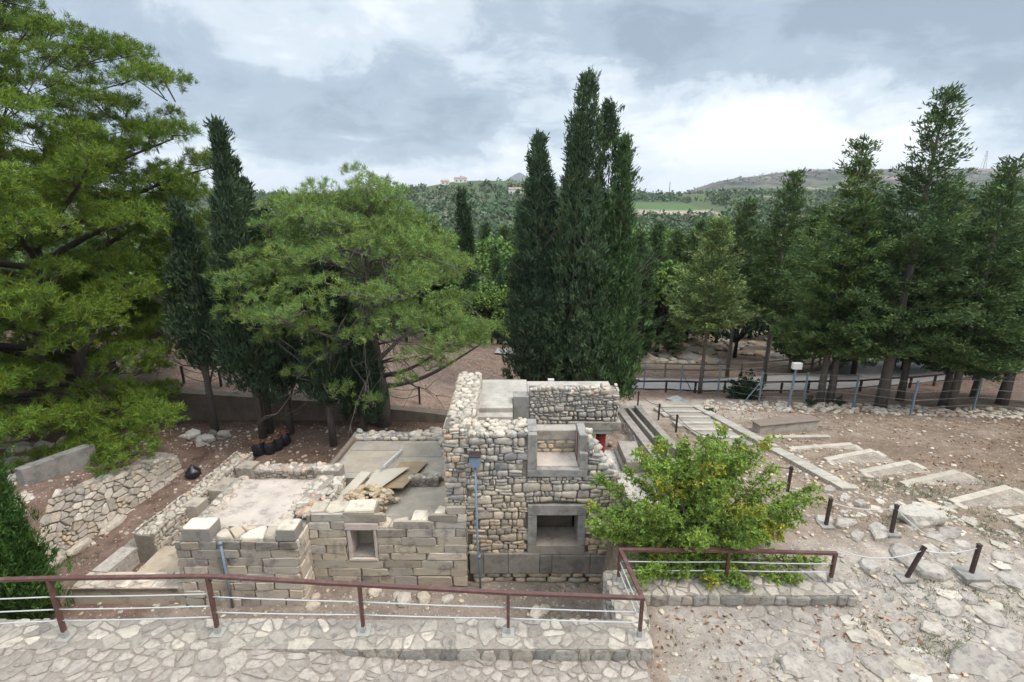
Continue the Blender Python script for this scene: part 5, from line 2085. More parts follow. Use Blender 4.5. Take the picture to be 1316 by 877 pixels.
def conifer(seed, h, Rmax, bare=.12, nb=100, spray=.42, leaves=24, base=(.055, .085, .035), trunk_r=.22, lean=.0, dens=1.0, top_pow=.75, mat='bark_grey', droop=.16):
    """spreading cypress: a straight trunk with tiers of flat, ragged, upcurved boughs"""
    rng = np.random.default_rng(seed)
    rnd = random.Random(seed)
    root = empty('conifer_tree')
    mb = MB()
    tr = [(0.12 * math.sin(k * 1.1 + seed) * k / 8 + lean * h * (k / 8) ** 1.5, 0.10 * math.cos(k * 1.3 + seed) * k / 8, h * k / 8 - (.3 if k == 0 else 0)) for k in range(9)]
    mb.tube(tr, [trunk_r * (1.15 if k == 0 else 1) * (1 - .93 * k / 8) + .012 for k in range(9)], 9)
    T = np.array(tr)
    cl_p, cl_a, cl_s = [], [], []
    for i in range(nb):
        s = bare + (1 - bare) * ((i + rng.random()) / nb)
        z = s * h
        az = i * 2.39996 + rng.uniform(-.6, .6)
        q = (s - bare) / (1 - bare)
        low = min(1, q / .14 + .5)
        Lb = Rmax * (1 - q) ** top_pow * low * rng.uniform(.45, 1.15) + .28
        o = np.array([np.interp(z, T[:, 2], T[:, 0]), np.interp(z, T[:, 2], T[:, 1]), z])
        out = np.array([math.cos(az), math.sin(az), 0])
        e0 = -.06 + .70 * q + rng.uniform(-.14, .14)
        n = max(3, int(Lb / (spray * .55)))
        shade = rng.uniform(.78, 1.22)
        pts = []
        for k in range(n + 1):
            t = k / n
            pts.append(o + out * Lb * t + np.array([0, 0, Lb * (e0 * t - droop * (4 * t * (1 - t)) * (1 - q) + .14 * t * t)]))
        mb.tube(pts, [max(.008, trunk_r * .2 * (1 - q * .7) * (1 - k / (n + .3))) for k in range(n + 1)], 4, cap=False)
        side = np.array([-math.sin(az), math.cos(az), 0])
        for k in range(1, n + 1):
            t = k / n
            if t < .2 and q < .8:
                continue
            wid = Lb * .36 * math.sin(math.pi * min(1, .18 + .82 * t) ** 1.1) + .06
            m = max(1, int((1 + 2.0 * wid / spray) * dens))
            for _ in range(m):
                lat = rng.uniform(-1, 1) * wid
                p = pts[k] + side * lat + np.array([0, 0, rng.uniform(-.06, .05) - abs(lat) * .15]) + out * rng.uniform(-.1, .1)
                cl_p.append(p)
                cl_a.append(out * .9 + side * (lat / max(wid, .05)) * .6 + np.array([0, 0, .22 + .6 * q]))
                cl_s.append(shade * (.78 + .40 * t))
    for k in range(12):
        d = rng.uniform(0, 1.7)
        cl_p.append(T[-1] + np.array([rng.normal() * .09 * (1 + d), rng.normal() * .09 * (1 + d), -d]))
        cl_a.append(np.array([rng.uniform(-.4, .4), rng.uniform(-.4, .4), 1.0]))
        cl_s.append(1.1)
    mb.build('trunk', mat, root, True)
    P = np.array(cl_p); A = unit(np.array(cl_a)); S = np.array(cl_s)
    n = len(P)
    PP = np.repeat(P, leaves, 0) + rng.normal(size=(n * leaves, 3)) * np.array([.46, .46, .22]) * spray * .60
    AA = np.repeat(A, leaves, 0) + rng.normal(size=(n * leaves, 3)) * .55 + np.array([0, 0, .10])
    V = leaf_quads(PP, AA, rng.uniform(.5, 1.1, n * leaves) * spray * .60, rng.uniform(.18, .30, n * leaves) * spray * .60, rng)
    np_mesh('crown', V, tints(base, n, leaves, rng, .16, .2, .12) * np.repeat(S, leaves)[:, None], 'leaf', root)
    return root


def columnar(seed, h, Rmax, bare=.04, clumps=2300, leaves=16, base=(.040, .064, .032), spray=.34, trunk_r=.2, leaders=9, mat='bark_grey', pw=.7, dead=0):
    """upright cypress: a flame shaped mass of several pointed leaders"""
    rng = np.random.default_rng(seed)
    root = empty('cypress_tree')
    mb = MB()
    mb.tube([(0, 0, -.3), (.03, 0, h * .3), (0, .03, h * .7), (0, 0, h * .97)], [trunk_r * 1.15, trunk_r * .8, trunk_r * .4, .02], 9)
    # leaders: offsets, base and top heights, radii
    ld = [(0, 0, bare * h, h, Rmax * .50)]
    for k in range(leaders - 1):
        a = k * 2.4 + rng.uniform(-.4, .4)
        r = Rmax * rng.uniform(.30, .62)
        ld.append((r * math.cos(a), r * math.sin(a), bare * h * rng.uniform(.8, 1.8), h * rng.uniform(.48, .93), Rmax * rng.uniform(.28, .44)))
    if dead:
        for k in range(dead):
            a = rng.uniform(0, 6.28); z0 = h * rng.uniform(.25, .6)
            d = np.array([math.cos(a), math.sin(a), rng.uniform(.2, .9)]) * rng.uniform(.8, 1.9)
            mb.tube([(0, 0, z0), tuple(d * .5 + [0, 0, z0]), tuple(d + [0, 0, z0 + .35])], [.035, .022, .006], 4, cap=False)
            mb.tube([tuple(d * .5 + [0, 0, z0]), tuple(d * .9 + [.25, -.2, z0 + .3])], [.015, .005], 4, cap=False)
    vol = np.array([l[4] ** 1.5 * (l[3] - l[2]) for l in ld]); vol /= vol.sum()
    Ps, As = [], []
    for l, f in zip(ld, vol):
        m = max(40, int(clumps * f))
        t = rng.random(m) ** .85
        prof = np.minimum(1, (t / .16) ** .6) * (1 - t) ** pw * 1.12
        az = rng.uniform(0, 6.283, m)
        hh = t * (l[3] - l[2])
        wob = .55 + .95 * vnoise(az * 1.3 + seed + l[0] * 9, hh * 1.1 + l[1] * 7, 3, .6)
        r = l[4] * prof * wob * np.sqrt(rng.uniform(.25, 1.1, m)) + rng.exponential(.05, m) + (rng.random(m) < .05) * rng.uniform(.1, .4, m)
        # leaders draw in towards the trunk as they rise
        cx = l[0] * (1 - .35 * t); cy = l[1] * (1 - .35 * t)
        z = l[2] + (l[3] - l[2]) * t
        Ps.append(np.stack([cx + r * np.cos(az), cy + r * np.sin(az), z], -1))
        As.append(np.stack([np.cos(az) * .45, np.sin(az) * .45, np.full(m, 1.0)], -1))
        mb.tube([(0, 0, l[2] * .6), (l[0] * .9, l[1] * .9, l[2] + (l[3] - l[2]) * .25), (l[0] * .7, l[1] * .7, l[3] * .95)], [trunk_r * .35, trunk_r * .2, .01], 5, cap=False)
    mb.build('trunk', mat, root, True)
    P = np.concatenate(Ps); A = np.concatenate(As)
    n = len(P)
    PP = np.repeat(P, leaves, 0) + rng.normal(size=(n * leaves, 3)) * np.array([.42, .42, .6]) * spray * .40
    AA = np.repeat(unit(A), leaves, 0) + rng.normal(size=(n * leaves, 3)) * .38
    V = leaf_quads(PP, AA, rng.uniform(.5, 1.1, n * leaves) * spray * .72, rng.uniform(.16, .26, n * leaves) * spray * .62, rng)
    lump = np.repeat(.50 + 1.0 * vnoise(P[:, 0] * 1.6 + P[:, 1] * 1.1 + seed, P[:, 2] * 1.2, 3, .6), leaves)[:, None]
    np_mesh('crown', V, tints(base, n, leaves, rng, .26, .2, .10) * lump, 'leaf', root)
    return root


def pine(seed, h, pads, trunk, trunk_r, base=(.095, .135, .028), tufts=46, needles=24, tuft_r=.24, nw=.016, mat='bark_dark', dead=0, flat=.42, limb_r=.09, limbs=24, limb_gap=1.6, limb_mat=0, fill=False):
    """Aleppo pine: limbs carrying cushions of needle tufts; pads = (x, y, z, radius)"""
    rng = np.random.default_rng(seed)
    root = empty('pine_tree')
    mb = MB()
    T = np.array(trunk, float)
    n = len(T)
    mb.tube(trunk, [trunk_r * (1 - .8 * k / (n - 1)) for k in range(n)], 10)
    cp, ca, shade = [], [], []
    at_z = lambda z: np.array([np.interp(z, T[:, 2], T[:, 0]), np.interp(z, T[:, 2], T[:, 1]), z])
    C = np.array([p[:3] for p in pads])
    # main limbs run out to the pads that lie farthest round the crown
    far = np.hypot(C[:, 0] - np.interp(C[:, 2], T[:, 2], T[:, 0]), C[:, 1])
    order = np.argsort(-far)
    ends = []
    for i in order:
        if all(np.linalg.norm(C[i] - C[j]) > limb_gap for j in ends):
            ends.append(i)
        if len(ends) >= limbs:
            break
    extra = []
    samples = [np.linspace(T[0] + [0, 0, h * .25], T[-1], 14)]
    for i in ends:
        c = C[i]
        zs = float(np.clip(c[2] - .42 * far[i] - .4, T[0, 2] + h * .12, T[-1, 2]))
        o = at_z(zs)
        d = c - o
        L = np.linalg.norm(d)
        bend = rng.normal(size=(2, 3)) * .07 * L
        ctl = [o, o + d * .33 + bend[0] + [0, 0, .03 * L], o + d * .68 + bend[1] - [0, 0, .03 * L], c - [0, 0, pads[i][3] * .2]]
        t = np.linspace(0, 1, 9)[:, None]
        pl = (1 - t) ** 3 * ctl[0] + 3 * t * (1 - t) ** 2 * ctl[1] + 3 * t * t * (1 - t) * ctl[2] + t ** 3 * ctl[3]
        lr = limb_r * min(1.3, .5 + L / 6)
        mb.tube(pl, [lr * (1 - .82 * k / 8) for k in range(9)], 6, limb_mat, cap=False)
        samples.append(pl)
        if fill:
            for f in (4, 5, 6, 7):
                extra.append((pl[f][0] + rng.normal() * .25, pl[f][1] + rng.normal() * .25, pl[f][2] + .25, rng.uniform(.55, .85)))
    SP = np.concatenate(samples)
    pads = list(pads) + extra
    for (x, y, z, r) in pads:
        c = np.array([x, y, z])
        dd = np.linalg.norm((SP - c) * np.array([1, 1, 1.3]), axis=1) + np.where(SP[:, 2] > z, 1.2, 0)
        o = SP[np.argmin(dd)]
        d = c - o
        L = np.linalg.norm(d)
        mid2 = o + d * .6 + rng.normal(size=3) * .08 * L - [0, 0, .05 * L]
        if L < (1.6 if fill else 9):
            mb.tube([o, o + d * .3 + rng.normal(size=3) * .06 * L, mid2, c - [0, 0, r * .2]], [.012 + .014 * L, .010 + .010 * L, .018, .008], 5, limb_mat, cap=False)
        k = max(8, int(tufts * r * r))
        # tufts on an uneven cushion: more above than below
        v = unit(rng.normal(size=(k, 3)))
        v[:, 2] = np.where(v[:, 2] < -.25, -v[:, 2] * .8, v[:, 2])
        rad = r * rng.uniform(.55, 1.06, k)[:, None]
        p = c + v * rad * np.array([1, 1, flat])
        p[:, 2] += (vnoise(p[:, 0] * 1.3 + seed, p[:, 1] * 1.3, 2) - .5) * .5 * r
        cp.append(p)
        ca.append(v * np.array([.9, .9, .5]) + np.array([0, 0, .7]))
        shade.append(np.full(k, rng.uniform(.82, 1.18)))
        for _ in range(max(2, int(3 * r))):
            q = p[rng.integers(k)]
            mb.tube([mid2 + (c - mid2) * rng.uniform(0, .8), (q + c) / 2 - [0, 0, .1 * r], q], [.022, .014, .006], 4, cap=False)
    for _ in range(dead):
        zs = T[0, 2] + h * rng.uniform(.25, .75)
        o = np.array([np.interp(zs, T[:, 2], T[:, 0]), np.interp(zs, T[:, 2], T[:, 1]), zs])
        a = rng.uniform(3.3, 6.1)
        L = rng.uniform(1.2, 3.6)
        pts = [o]
        d = np.array([math.cos(a), math.sin(a), rng.uniform(-.1, .4)])
        for j in range(5):
            pts.append(pts[-1] + d * L / 5)
            d = d + rng.normal(size=3) * .22 + np.array([0, 0, -.14])
        mb.tube(pts, [.05, .042, .034, .025, .015, .006], 5, 1, cap=False)
        for j in (1, 2, 3, 4, 5):
            for _ in range(2):
                e = unit(d + rng.normal(size=3) * .9 + np.array([0, 0, -.35])) * rng.uniform(.3, .9)
                mb.tube([pts[j], pts[j] + e * .5, pts[j] + e + [0, 0, -.12]], [.014, .009, .004], 4, 1, cap=False)
    mb.build('trunk', [mat, 'bark_grey'], root, True)
    P = np.concatenate(cp); A = unit(np.concatenate(ca)); S = np.concatenate(shade)
    m = len(P)
    PP = np.repeat(P, needles, 0) + rng.normal(size=(m * needles, 3)) * tuft_r * .22
    AA = np.repeat(A, needles, 0) * .75 + unit(rng.normal(size=(m * needles, 3)))
    V = leaf_tris(PP, AA, rng.uniform(.6, 1.1, m * needles) * tuft_r, nw * rng.uniform(.7, 1.3, m * needles), rng)
    tt = tints(base, m, needles, rng, .22, .2, .14) * np.repeat(S, needles)[:, None]
    np_mesh('crown', V, tt, 'leaf', root)
    return root


def broadleaf(seed, h, r, base=(.07, .10, .035), n=2600, leaf=.26, trunk_h=.28):
    rng = np.random.default_rng(seed)
    root = empty('broadleaf_tree')
    mb = MB()
    mb.tube([(0, 0, -.3), (.05, .04, h * .3), (0, 0, h * .75)], [.16, .12, .03], 7)
    P, G_ = [], []
    K = 26
    for k in range(K):
        v = unit(rng.normal(size=3)); v[2] = abs(v[2]) * .9 - .2
        c = np.array([0, 0, h * .58]) + v * np.array([r * .72, r * .72, h * .36])
        rr = r * rng.uniform(.26, .42)
        m = n // K
        u = unit(rng.normal(size=(m, 3))) * (rng.uniform(.5, 1.05, m) ** .6)[:, None] * rr * np.array([1, 1, .8])
        P.append(c + u)
        mb.tube([(0, 0, h * .25), tuple(c * [.5, .5, .8]), tuple(c)], [.07, .045, .012], 5, cap=False)
    mb.build('trunk', 'bark_dark', root, True)
    P = np.concatenate(P)
    A = rng.normal(size=P.shape) + np.array([0, 0, .3])
    V = leaf_quads(P, A, leaf * rng.uniform(.6, 1.2, len(P)), leaf * .55, rng)
    np_mesh('crown', V, tints(base, K, n // K, rng, .28, .25, .12), 'leaf', root)
    return root


def shrub(seed, name, spread, h, rosettes, leaf, width, base, yellow, per=10, stems=26, up=.5, yfrac=.14):
    """leafy shrub: stems fanning from the root, whorls of narrow leaves along and at their tips"""
    rng = np.random.default_rng(seed)
    root = empty(name)
    mb = MB()
    P, A = [], []
    for i in range(stems):
        az = i * 2.39996 + rng.uniform(-.3, .3)
        f = math.sqrt((i + .5) / stems)
        tall = 1.0 if i % 5 else rng.uniform(1.0, 1.25)
        ex, ey = spread[0] * f * math.cos(az), spread[1] * f * math.sin(az)
        ez = h * (1 - .60 * f ** 2.4) * rng.uniform(.62, 1.0) * tall * (.42 if i % 4 == 2 and f > .4 else .14 if i % 4 == 0 and f > .45 else 1)
        e = np.array([ex, ey, ez])
        m = np.array([ex * .35, ey * .35, ez * .55]) + rng.normal(size=3) * .08
        pts = [np.zeros(3), m, e]
        mb.tube([(0, 0, -.1), tuple(m), tuple(e)], [.035, .022, .006], 5, cap=False)
        k = rosettes // stems
        t = rng.uniform(.2, 1.0, k) ** .8
        q = ((1 - t)[:, None] ** 2) * pts[0] + (2 * t * (1 - t))[:, None] * m * 1.15 + (t ** 2)[:, None] * e
        off = rng.normal(size=(k, 3)) * (np.array([.30, .26, .26]) * (1.15 - t[:, None] * .8)) * (.62 if spread[0] > 1 else .25)
        p = q + off
        P.append(p)
        A.append(off * 1.2 + np.array([0, 0, up]) + (e - m) * .25)
        for _ in range(5):
            j = rng.integers(k)
            mb.tube([tuple(q[j]), tuple(p[j])], [.008, .004], 4, cap=False)
    mb.build('stem', 'bark_grey', root, True)
    P = np.concatenate(P); A = unit(np.concatenate(A))
    ok = P[:, 2] > .06
    P, A = P[ok], A[ok]
    n = len(P)
    PP = np.repeat(P, per, 0)
    AA = np.repeat(A, per, 0) * .55 + unit(rng.normal(size=(n * per, 3)))
    V = leaf_quads(PP, AA, leaf * rng.uniform(.6, 1.15, n * per), width * rng.uniform(.7, 1.2, n * per), rng)
    t = tints(base, n, per, rng, .25, .2, .10)
    # yellowing leaves come in patches on the inner wood
    yn = vnoise(P[:, 0] * 1.5 + 3, P[:, 2] * 1.5 + P[:, 1], 3)
    yel = np.repeat(yn > np.quantile(yn, 1 - yfrac * 2.2), per) & (rng.random(n * per) < .5)
    yel |= rng.random(n * per) < yfrac * .25
    t[yel] = np.array(yellow) * rng.uniform(.7, 1.2, (yel.sum(), 1))
    np_mesh('foliage', V, t, 'leaf', root)
    return root


# ------------------------------------------------------------------ the trees of the picture
def place(o, x, y, z=None, rz=0.0, label=None, cat='tree', group=None, sc=None):
    o.location = (x, y, gz(x, y) if z is None else z)
    o.rotation_euler = (0, 0, rz)
    if sc:
        o.scale = (sc, sc, sc) if not hasattr(sc, '__len__') else sc
    return tag(o, label, cat, group)


def height_to(px, py, x, y):
    """height a tree at (x, y) needs for its tip to show at photo row py"""
    d = ray(px, py)
    return CAM_Z + d[2] / d[1] * y - gz(x, y)


def at_col(px, y, py=500):
    d = ray(px, py)
    return d[0] / d[1] * y


# 1. the big pine at the left
def left_pine():
    rnd = random.Random(5)
    pads = []
    # crown limits in photo columns at its depth, as a profile of height
    prof = [(1.0, 3.6), (2.2, 5.4), (4, 6.2), (6, 6.6), (8, 6.9), (10, 6.7), (12, 5.9), (13.5, 4.9), (15, 3.6), (16.4, 1.8)]
    right = [(1, 2.4), (3, 3.4), (6, 3.7), (8, 4.3), (10.2, 5.5), (12.0, 5.3), (13.2, 4.2), (13.9, 2.9), (14.8, 1.2), (16.4, -.4)]
    n = 350
    for k in range(n):
        z = 1.2 + 15.2 * ((k + .5) / n)
        rr = float(np.interp(z, [p[0] for p in prof], [p[1] for p in prof]))
        rx = float(np.interp(z, [p[0] for p in right], [p[1] for p in right]))
        a = k * 2.39996
        r = rr * math.sqrt(rnd.uniform(.10, 1.0))
        x, y = r * math.cos(a) - .8, r * math.sin(a)
        if x > rx or x < -5.5:
            continue
        pads.append((x, y, z + rnd.uniform(-.4, .4), rnd.uniform(.68, 1.35) * (1.0 if z < 12 else .8)))
    # low bough hanging to the right in front
    for q in ((4.0, -3.2, 1.5, .9), (4.7, -3.6, 1.15, .85), (3.2, -3.4, 1.2, .8), (5.2, -2.8, 1.75, .7), (2.5, -3.0, 2.0, .8), (1.8, -3.8, .95, .7), (4.2, -4.2, .9, .6)):
        pads.append(q)
    o = pine(501, 16, pads, [(.9, 0, -.4), (.75, 0, 1), (.3, 0, 3), (-.2, .1, 6), (-.5, 0, 10), (-.6, 0, 15.5)], .38, base=(.122, .180, .026), tufts=100, needles=26, tuft_r=.20, nw=.019, flat=.52, limb_r=.095, limbs=46, limb_gap=1.6, fill=True)
    y = 18.2
    place(o, at_col(108, y, 545), y, label='huge bright green pine with layered cushions of needles filling the left edge')


left_pine()


# 2. the broad pine in the middle
def middle_pine():
    rnd = random.Random(8)
    pads = []
    for k in range(125):
        a = k * 2.39996
        f = math.sqrt((k + .5) / 125)
        r = 4.25 * f
        z = 9.3 - 3.7 * f ** 2.1 + rnd.uniform(-1.0, .45)
        pads.append((r * math.cos(a) - .85, r * math.sin(a) * .85, z, rnd.uniform(.5, .95)))
    for k in range(52):
        a = k * 2.39996 + 1
        r = rnd.uniform(2.2, 4.7)
        pads.append((r * math.cos(a) * .85 - .8, r * math.sin(a) * .85, rnd.uniform(4.3, 6.6), rnd.uniform(.4, .8)))
    for q in ((3.2, -1.5, 3.9, .9), (3.7, -1.2, 4.1, .85), (2.9, -2.2, 3.9, .85), (3.7, -2.0, 4.1, .8), (2.6, -2.4, 3.3, .6), (2.9, -2.9, 3.9, .6), (3.9, -1.6, 4.4, .7), (3.4, -2.4, 4.7, .7), (4.4, -.9, 4.0, .7), (3.2, -3.0, 4.4, .7), (1.9, -2.9, 3.8, .6), (1.6, -3.0, 3.0, .5), (2.2, -3.1, 4.9, .7), (.9, -3.2, 4.6, .6), (-2.9, -2.4, 4.2, .6), (-3.4, -1.9, 5.0, .6), (-2.0, -2.9, 5.0, .7), (-2.2, -2.4, 3.0, .55), (-.6, -2.8, 2.6, .5), (-1.2, -2.6, 3.9, .6), (.3, -2.6, 2.1, .45), (-3.9, -1.0, 4.9, .7), (-4.6, -.5, 5.4, .6)):
        pads.append(q)
    o = pine(777, 10, pads, [(0, 0, -.4), (.05, 0, 1.2), (-.1, 0, 3), (-.3, 0, 5), (-.1, .1, 7), (.2, 0, 9.2)], .32, base=(.165, .235, .062), tufts=84, needles=24, tuft_r=.19, nw=.017, mat='bark_grey', dead=46, flat=.6, limb_r=.085, limbs=15, limb_gap=2.4)
    y = 19.0
    place(o, at_col(493, y, 546), y, label='broad light green pine with bare grey limbs and dead hanging twigs')


middle_pine()


# 3. dark cypresses at the left behind the bags
def left_cypresses():
    spec = [  # px, py base, top px row, radius, bare, label
        (277, 556, 262, 1.0, .30, 'slim cypress with bare dead lower branches beside the boulders', 26, 611),
        (338, 563, 160, 1.5, .21, 'tallest dark cypress of the left group, its pale trunk behind the rubbish bags', 6, 612),
        (348, 556, 205, 1.45, .23, 'dark cypress just behind the tallest of the left group', 4, 613),
        (374, 557, 275, 1.5, .23, 'shorter dark cypress right of the rubbish bags', 4, 614),
        (429, 573, 330, 1.0, .24, 'thin cypress with a pale bare trunk at the terrace edge', 10, 615),
        (446, 541, 345, 1.2, .24, 'slim dark cypress before the yard wall under the broad pine', 8, 616),
        (468, 560, 400, .9, .18, 'small cypress with drooping dark sprays beside the broad pine trunk', 4, 617)]
    for px, py, top, r, bare, lab, dead, seed in spec:
        p = on_ground(px, py)
        h = height_to(px, top, p.x, p.y)
        o = columnar(seed, h, r, bare, int(900 + 130 * h * r * .6), 16, (.064, .096, .050), .36, .13, 8, dead=dead, pw=1.0)
        if seed == 612:
            pass
        place(o, p.x, p.y, label=lab, rz=seed * .7, group='cypresses of the left group')


left_cypresses()


# 4. the tall cypress clump behind the house
def central_cypresses():
    for px, y, top, tpx, r, bare, lab, seed, base in (
            (742, 21.5, 96, 750, 2.35, .05, 'tallest cypress, the dark spire in the middle of the photo', 701, (.080, .120, .060)),
            (688, 21.8, 178, 690, 1.85, .05, 'cypress spire left of the tallest one behind the house', 702, (.076, .112, .060)),
            (786, 21.2, 180, 789, 1.35, .07, 'narrow brighter cypress right of the tallest, trunk beside the channel', 703, (.084, .140, .052))):
        x = at_col(px, y, 480)
        h = height_to(tpx, top, x, y)
        o = columnar(seed, h, r, bare, int(3000 * r / 1.7), 18, base, .36, .22, 9 if seed == 701 else 7, dead=14, pw=.62)
        place(o, x, y, label=lab, group='cypress clump behind the house')


central_cypresses()


# 5. spreading conifers on the right
CONS = [  # px, py of base, top row, radius, seed, label, colour, bare
    (899, 506, 285, 2.3, 801, 'yellowish green conifer with a straight grey trunk beside the small fence shrub', (.100, .130, .050), .36),
    (934, 486, 258, 2.4, 802, 'taller slim conifer just behind the yellowish green one', (.070, .098, .042), .30),
    (981, 494, 224, 2.2, 803, 'slender conifer with a leaning grey trunk left of the sign post', (.062, .092, .036), .30),
    (1053, 517, 184, 3.2, 804, 'tall conifer, the paler trunk of the twin pair right of the sign post', (.070, .104, .036), .18),
    (1066, 517, 262, 2.4, 805, 'lower conifer, the darker trunk of the twin pair right of the sign post', (.052, .080, .032), .2),
    (1131, 524, 116, 3.6, 806, 'tallest broad conifer of the right hand row', (.050, .078, .032), .17),
    (1156, 515, 300, 2.8, 807, 'dark conifer half hidden behind the tallest one of the right row', (.042, .068, .030), .22),
    (1221, 527, 208, 3.3, 808, 'conifer with a pale trunk right of the tallest in the row', (.056, .086, .034), .16),
    (1211, 522, 330, 2.3, 809, 'dark leaning conifer close beside the pale trunked one', (.046, .072, .03), .2),
    (1251, 512, 300, 2.8, 810, 'conifer behind the fence post near the branch road', (.05, .078, .032), .2),
    (1287, 520, 180, 3.4, 811, 'conifer at the right edge with a dark slanting trunk', (.052, .084, .032), .17),
    (1325, 518, 240, 3.0, 812, 'conifer cut off by the right edge of the photo', (.05, .08, .03), .15)]


def right_conifers():
    for px, py, top, r, seed, lab, base, bare in CONS:
        p = on_ground(px, py)
        h = height_to(px, top, p.x, p.y)
        nb = int(34 + 3.9 * h)
        tr = {801: .12, 802: .13, 803: .16, 804: .19, 805: .2, 806: .28, 811: .26}.get(seed, .2)
        o = conifer(seed, h, r * 1.06, bare + .07, nb, .43, 22, (base[0] * 1.5, base[1] * 1.5, base[2] * 1.3), tr * .9, dens=.95, top_pow=1.08)
        place(o, p.x, p.y, label=lab, rz=seed * 1.3, group='conifers of the right hand row')


right_conifers()


# 6. thuja at the bottom left corner
def corner_thuja():
    o = columnar(905, 5.0, .74, .02, 2900, 22, (.062, .122, .028), .20, .09, 7, pw=.32)
    y = 9.35
    x = -10.95
    place(o, x, y, z=-1.55, label='dense bright green conical thuja in the bottom left corner')


corner_thuja()


# 7. the shrub by the rail and small shrubs near the fence
def shrubs():
    o = shrub(31, 'shrub', (2.85, 1.45), 3.55, 9500, .095, .030, (.215, .30, .058), (.46, .40, .05), 11, 64, yfrac=.05)
    place(o, 4.1, 9.72, z=-.05, label='big leafy shrub with yellowing leaves behind the side railing', cat='shrub')
    o = shrub(32, 'shrub', (.5, .4), .7, 260, .10, .03, (.15, .23, .06), (.4, .3, .04), 11, 10)
    place(o, 2.98, 9.3, z=.0, label='small pale green shrub at the corner of the railing', cat='shrub')
    p = on_ground(955, 512)
    o = shrub(33, 'shrub', (1.1, .8), 1.5, 380, .16, .06, (.035, .06, .035), (.06, .08, .04), 12, 20)
    place(o, p.x, p.y, label='small dark shrub standing against the wire fence', cat='shrub')
    for k, (px, py) in enumerate(((1210, 0), (1041, 521), (1078, 521), (912, 531))):
        if py == 0:
            continue
        p = on_ground(px, py)
        o = shrub(34 + k, 'shrub', (.3, .3), .5 if k < 3 else .25, 90, .10, .04, (.04, .065, .035), (.06, .08, .04), 10, 8)
        place(o, p.x, p.y, label=('', 'low dark plant at the left of the twin trunks', 'low dark plant at the right of the twin trunks', 'tiny grey green plant on the open slope near the bench')[k], cat='plant')
    p = Vector((at_col(945, 37, 450), 37, 0))
    o = broadleaf(41, 4.6, 3.2, (.035, .07, .03), 5200, .24)
    place(o, p.x, p.y, label='round dark green bush on the broken ground beyond the road', cat='bush')


shrubs()


def weeds():
    """tufts of green weed and grass in the lower right slope"""
    rng = np.random.default_rng(60)
    P, A, T = [], [], []
    spots = [(1148, 627, .8, 240), (1130, 622, .5, 120), (1175, 632, .5, 120), (1200, 640, .6, 140), (1230, 634, .5, 120), (1262, 668, .7, 200), (1280, 620, .6, 160), (1265, 622, .5, 100), (1290, 775, .5, 160), (1215, 750, .5, 140),
             (1225, 770, .5, 150), (1205, 800, .5, 150), (1190, 832, .35, 160), (1120, 805, .3, 90), (1140, 757, .4, 80), (1155, 672, .4, 100), (1290, 680, .6, 140), (1310, 700, .6, 120), (700, 793, .35, 90), (742, 748, .3, 60),
             (715, 760, .2, 40), (1100, 665, .3, 70), (1060, 655, .3, 60), (800, 522, .8, 70), (560, 530, .6, 70), (100, 722, .4, 100), (330, 515, .5, 50), (1230, 835, .2, 60), (1010, 860, .2, 30)]
    for px, py, r, n in spots:
        c = on_ground(px, py)
        n = n // 2
        a = rng.uniform(0, 6.28, n); q = r * np.sqrt(rng.random(n))
        x = c.x + q * np.cos(a) * 1.3; y = c.y + q * np.sin(a)
        P.append(np.stack([x, y, G(x, y)], -1))
        A.append(np.stack([rng.normal(0, .5, n), rng.normal(0, .5, n), np.full(n, .8)], -1))
    P = np.concatenate(P); A = np.concatenate(A)
    k = 4
    P = np.repeat(P, k, 0) + rng.normal(size=(len(P) * k, 3)) * [.03, .03, 0]; A = np.repeat(A, k, 0) + rng.normal(size=P.shape) * .4
    V = leaf_quads(P, A, rng.uniform(.04, .12, len(P)), .014, rng)
    o = np_mesh('weeds', V, tints((.16, .175, .10), len(P) // k, k, rng, .3, .2, .15), 'leaf')
    tag(o, 'sparse tufts of green weed growing over the bare slope and court', kind='stuff')
    # fallen leaves
    n = 3600
    x = np.concatenate([rng.uniform(2.6, 8, 500), rng.uniform(9, 24, 2300), rng.uniform(-12, -1, 800)])
    y = np.concatenate([rng.uniform(5, 9, 500), rng.uniform(13, 24, 2300), rng.uniform(11.5, 19, 800)])
    keep = vnoise(x * .8, y * .8, 3) > .45
    x, y = x[keep], y[keep]
    P = np.stack([x, y, G(x, y) + .03], -1)
    A = rng.normal(size=P.shape) * [1, 1, .25]
    V = leaf_quads(P, A, rng.uniform(.06, .13, len(P)), .05, rng)
    t = np.array((.22, .10, .04)) * rng.uniform(.5, 1.6, (len(P), 1)) * np.array([1, 1, 1])
    o = np_mesh('fallen_leaves', V, t, 'leaf')
    tag(o, 'brown fallen leaves strewn over the bare earth', kind='stuff')


weeds()

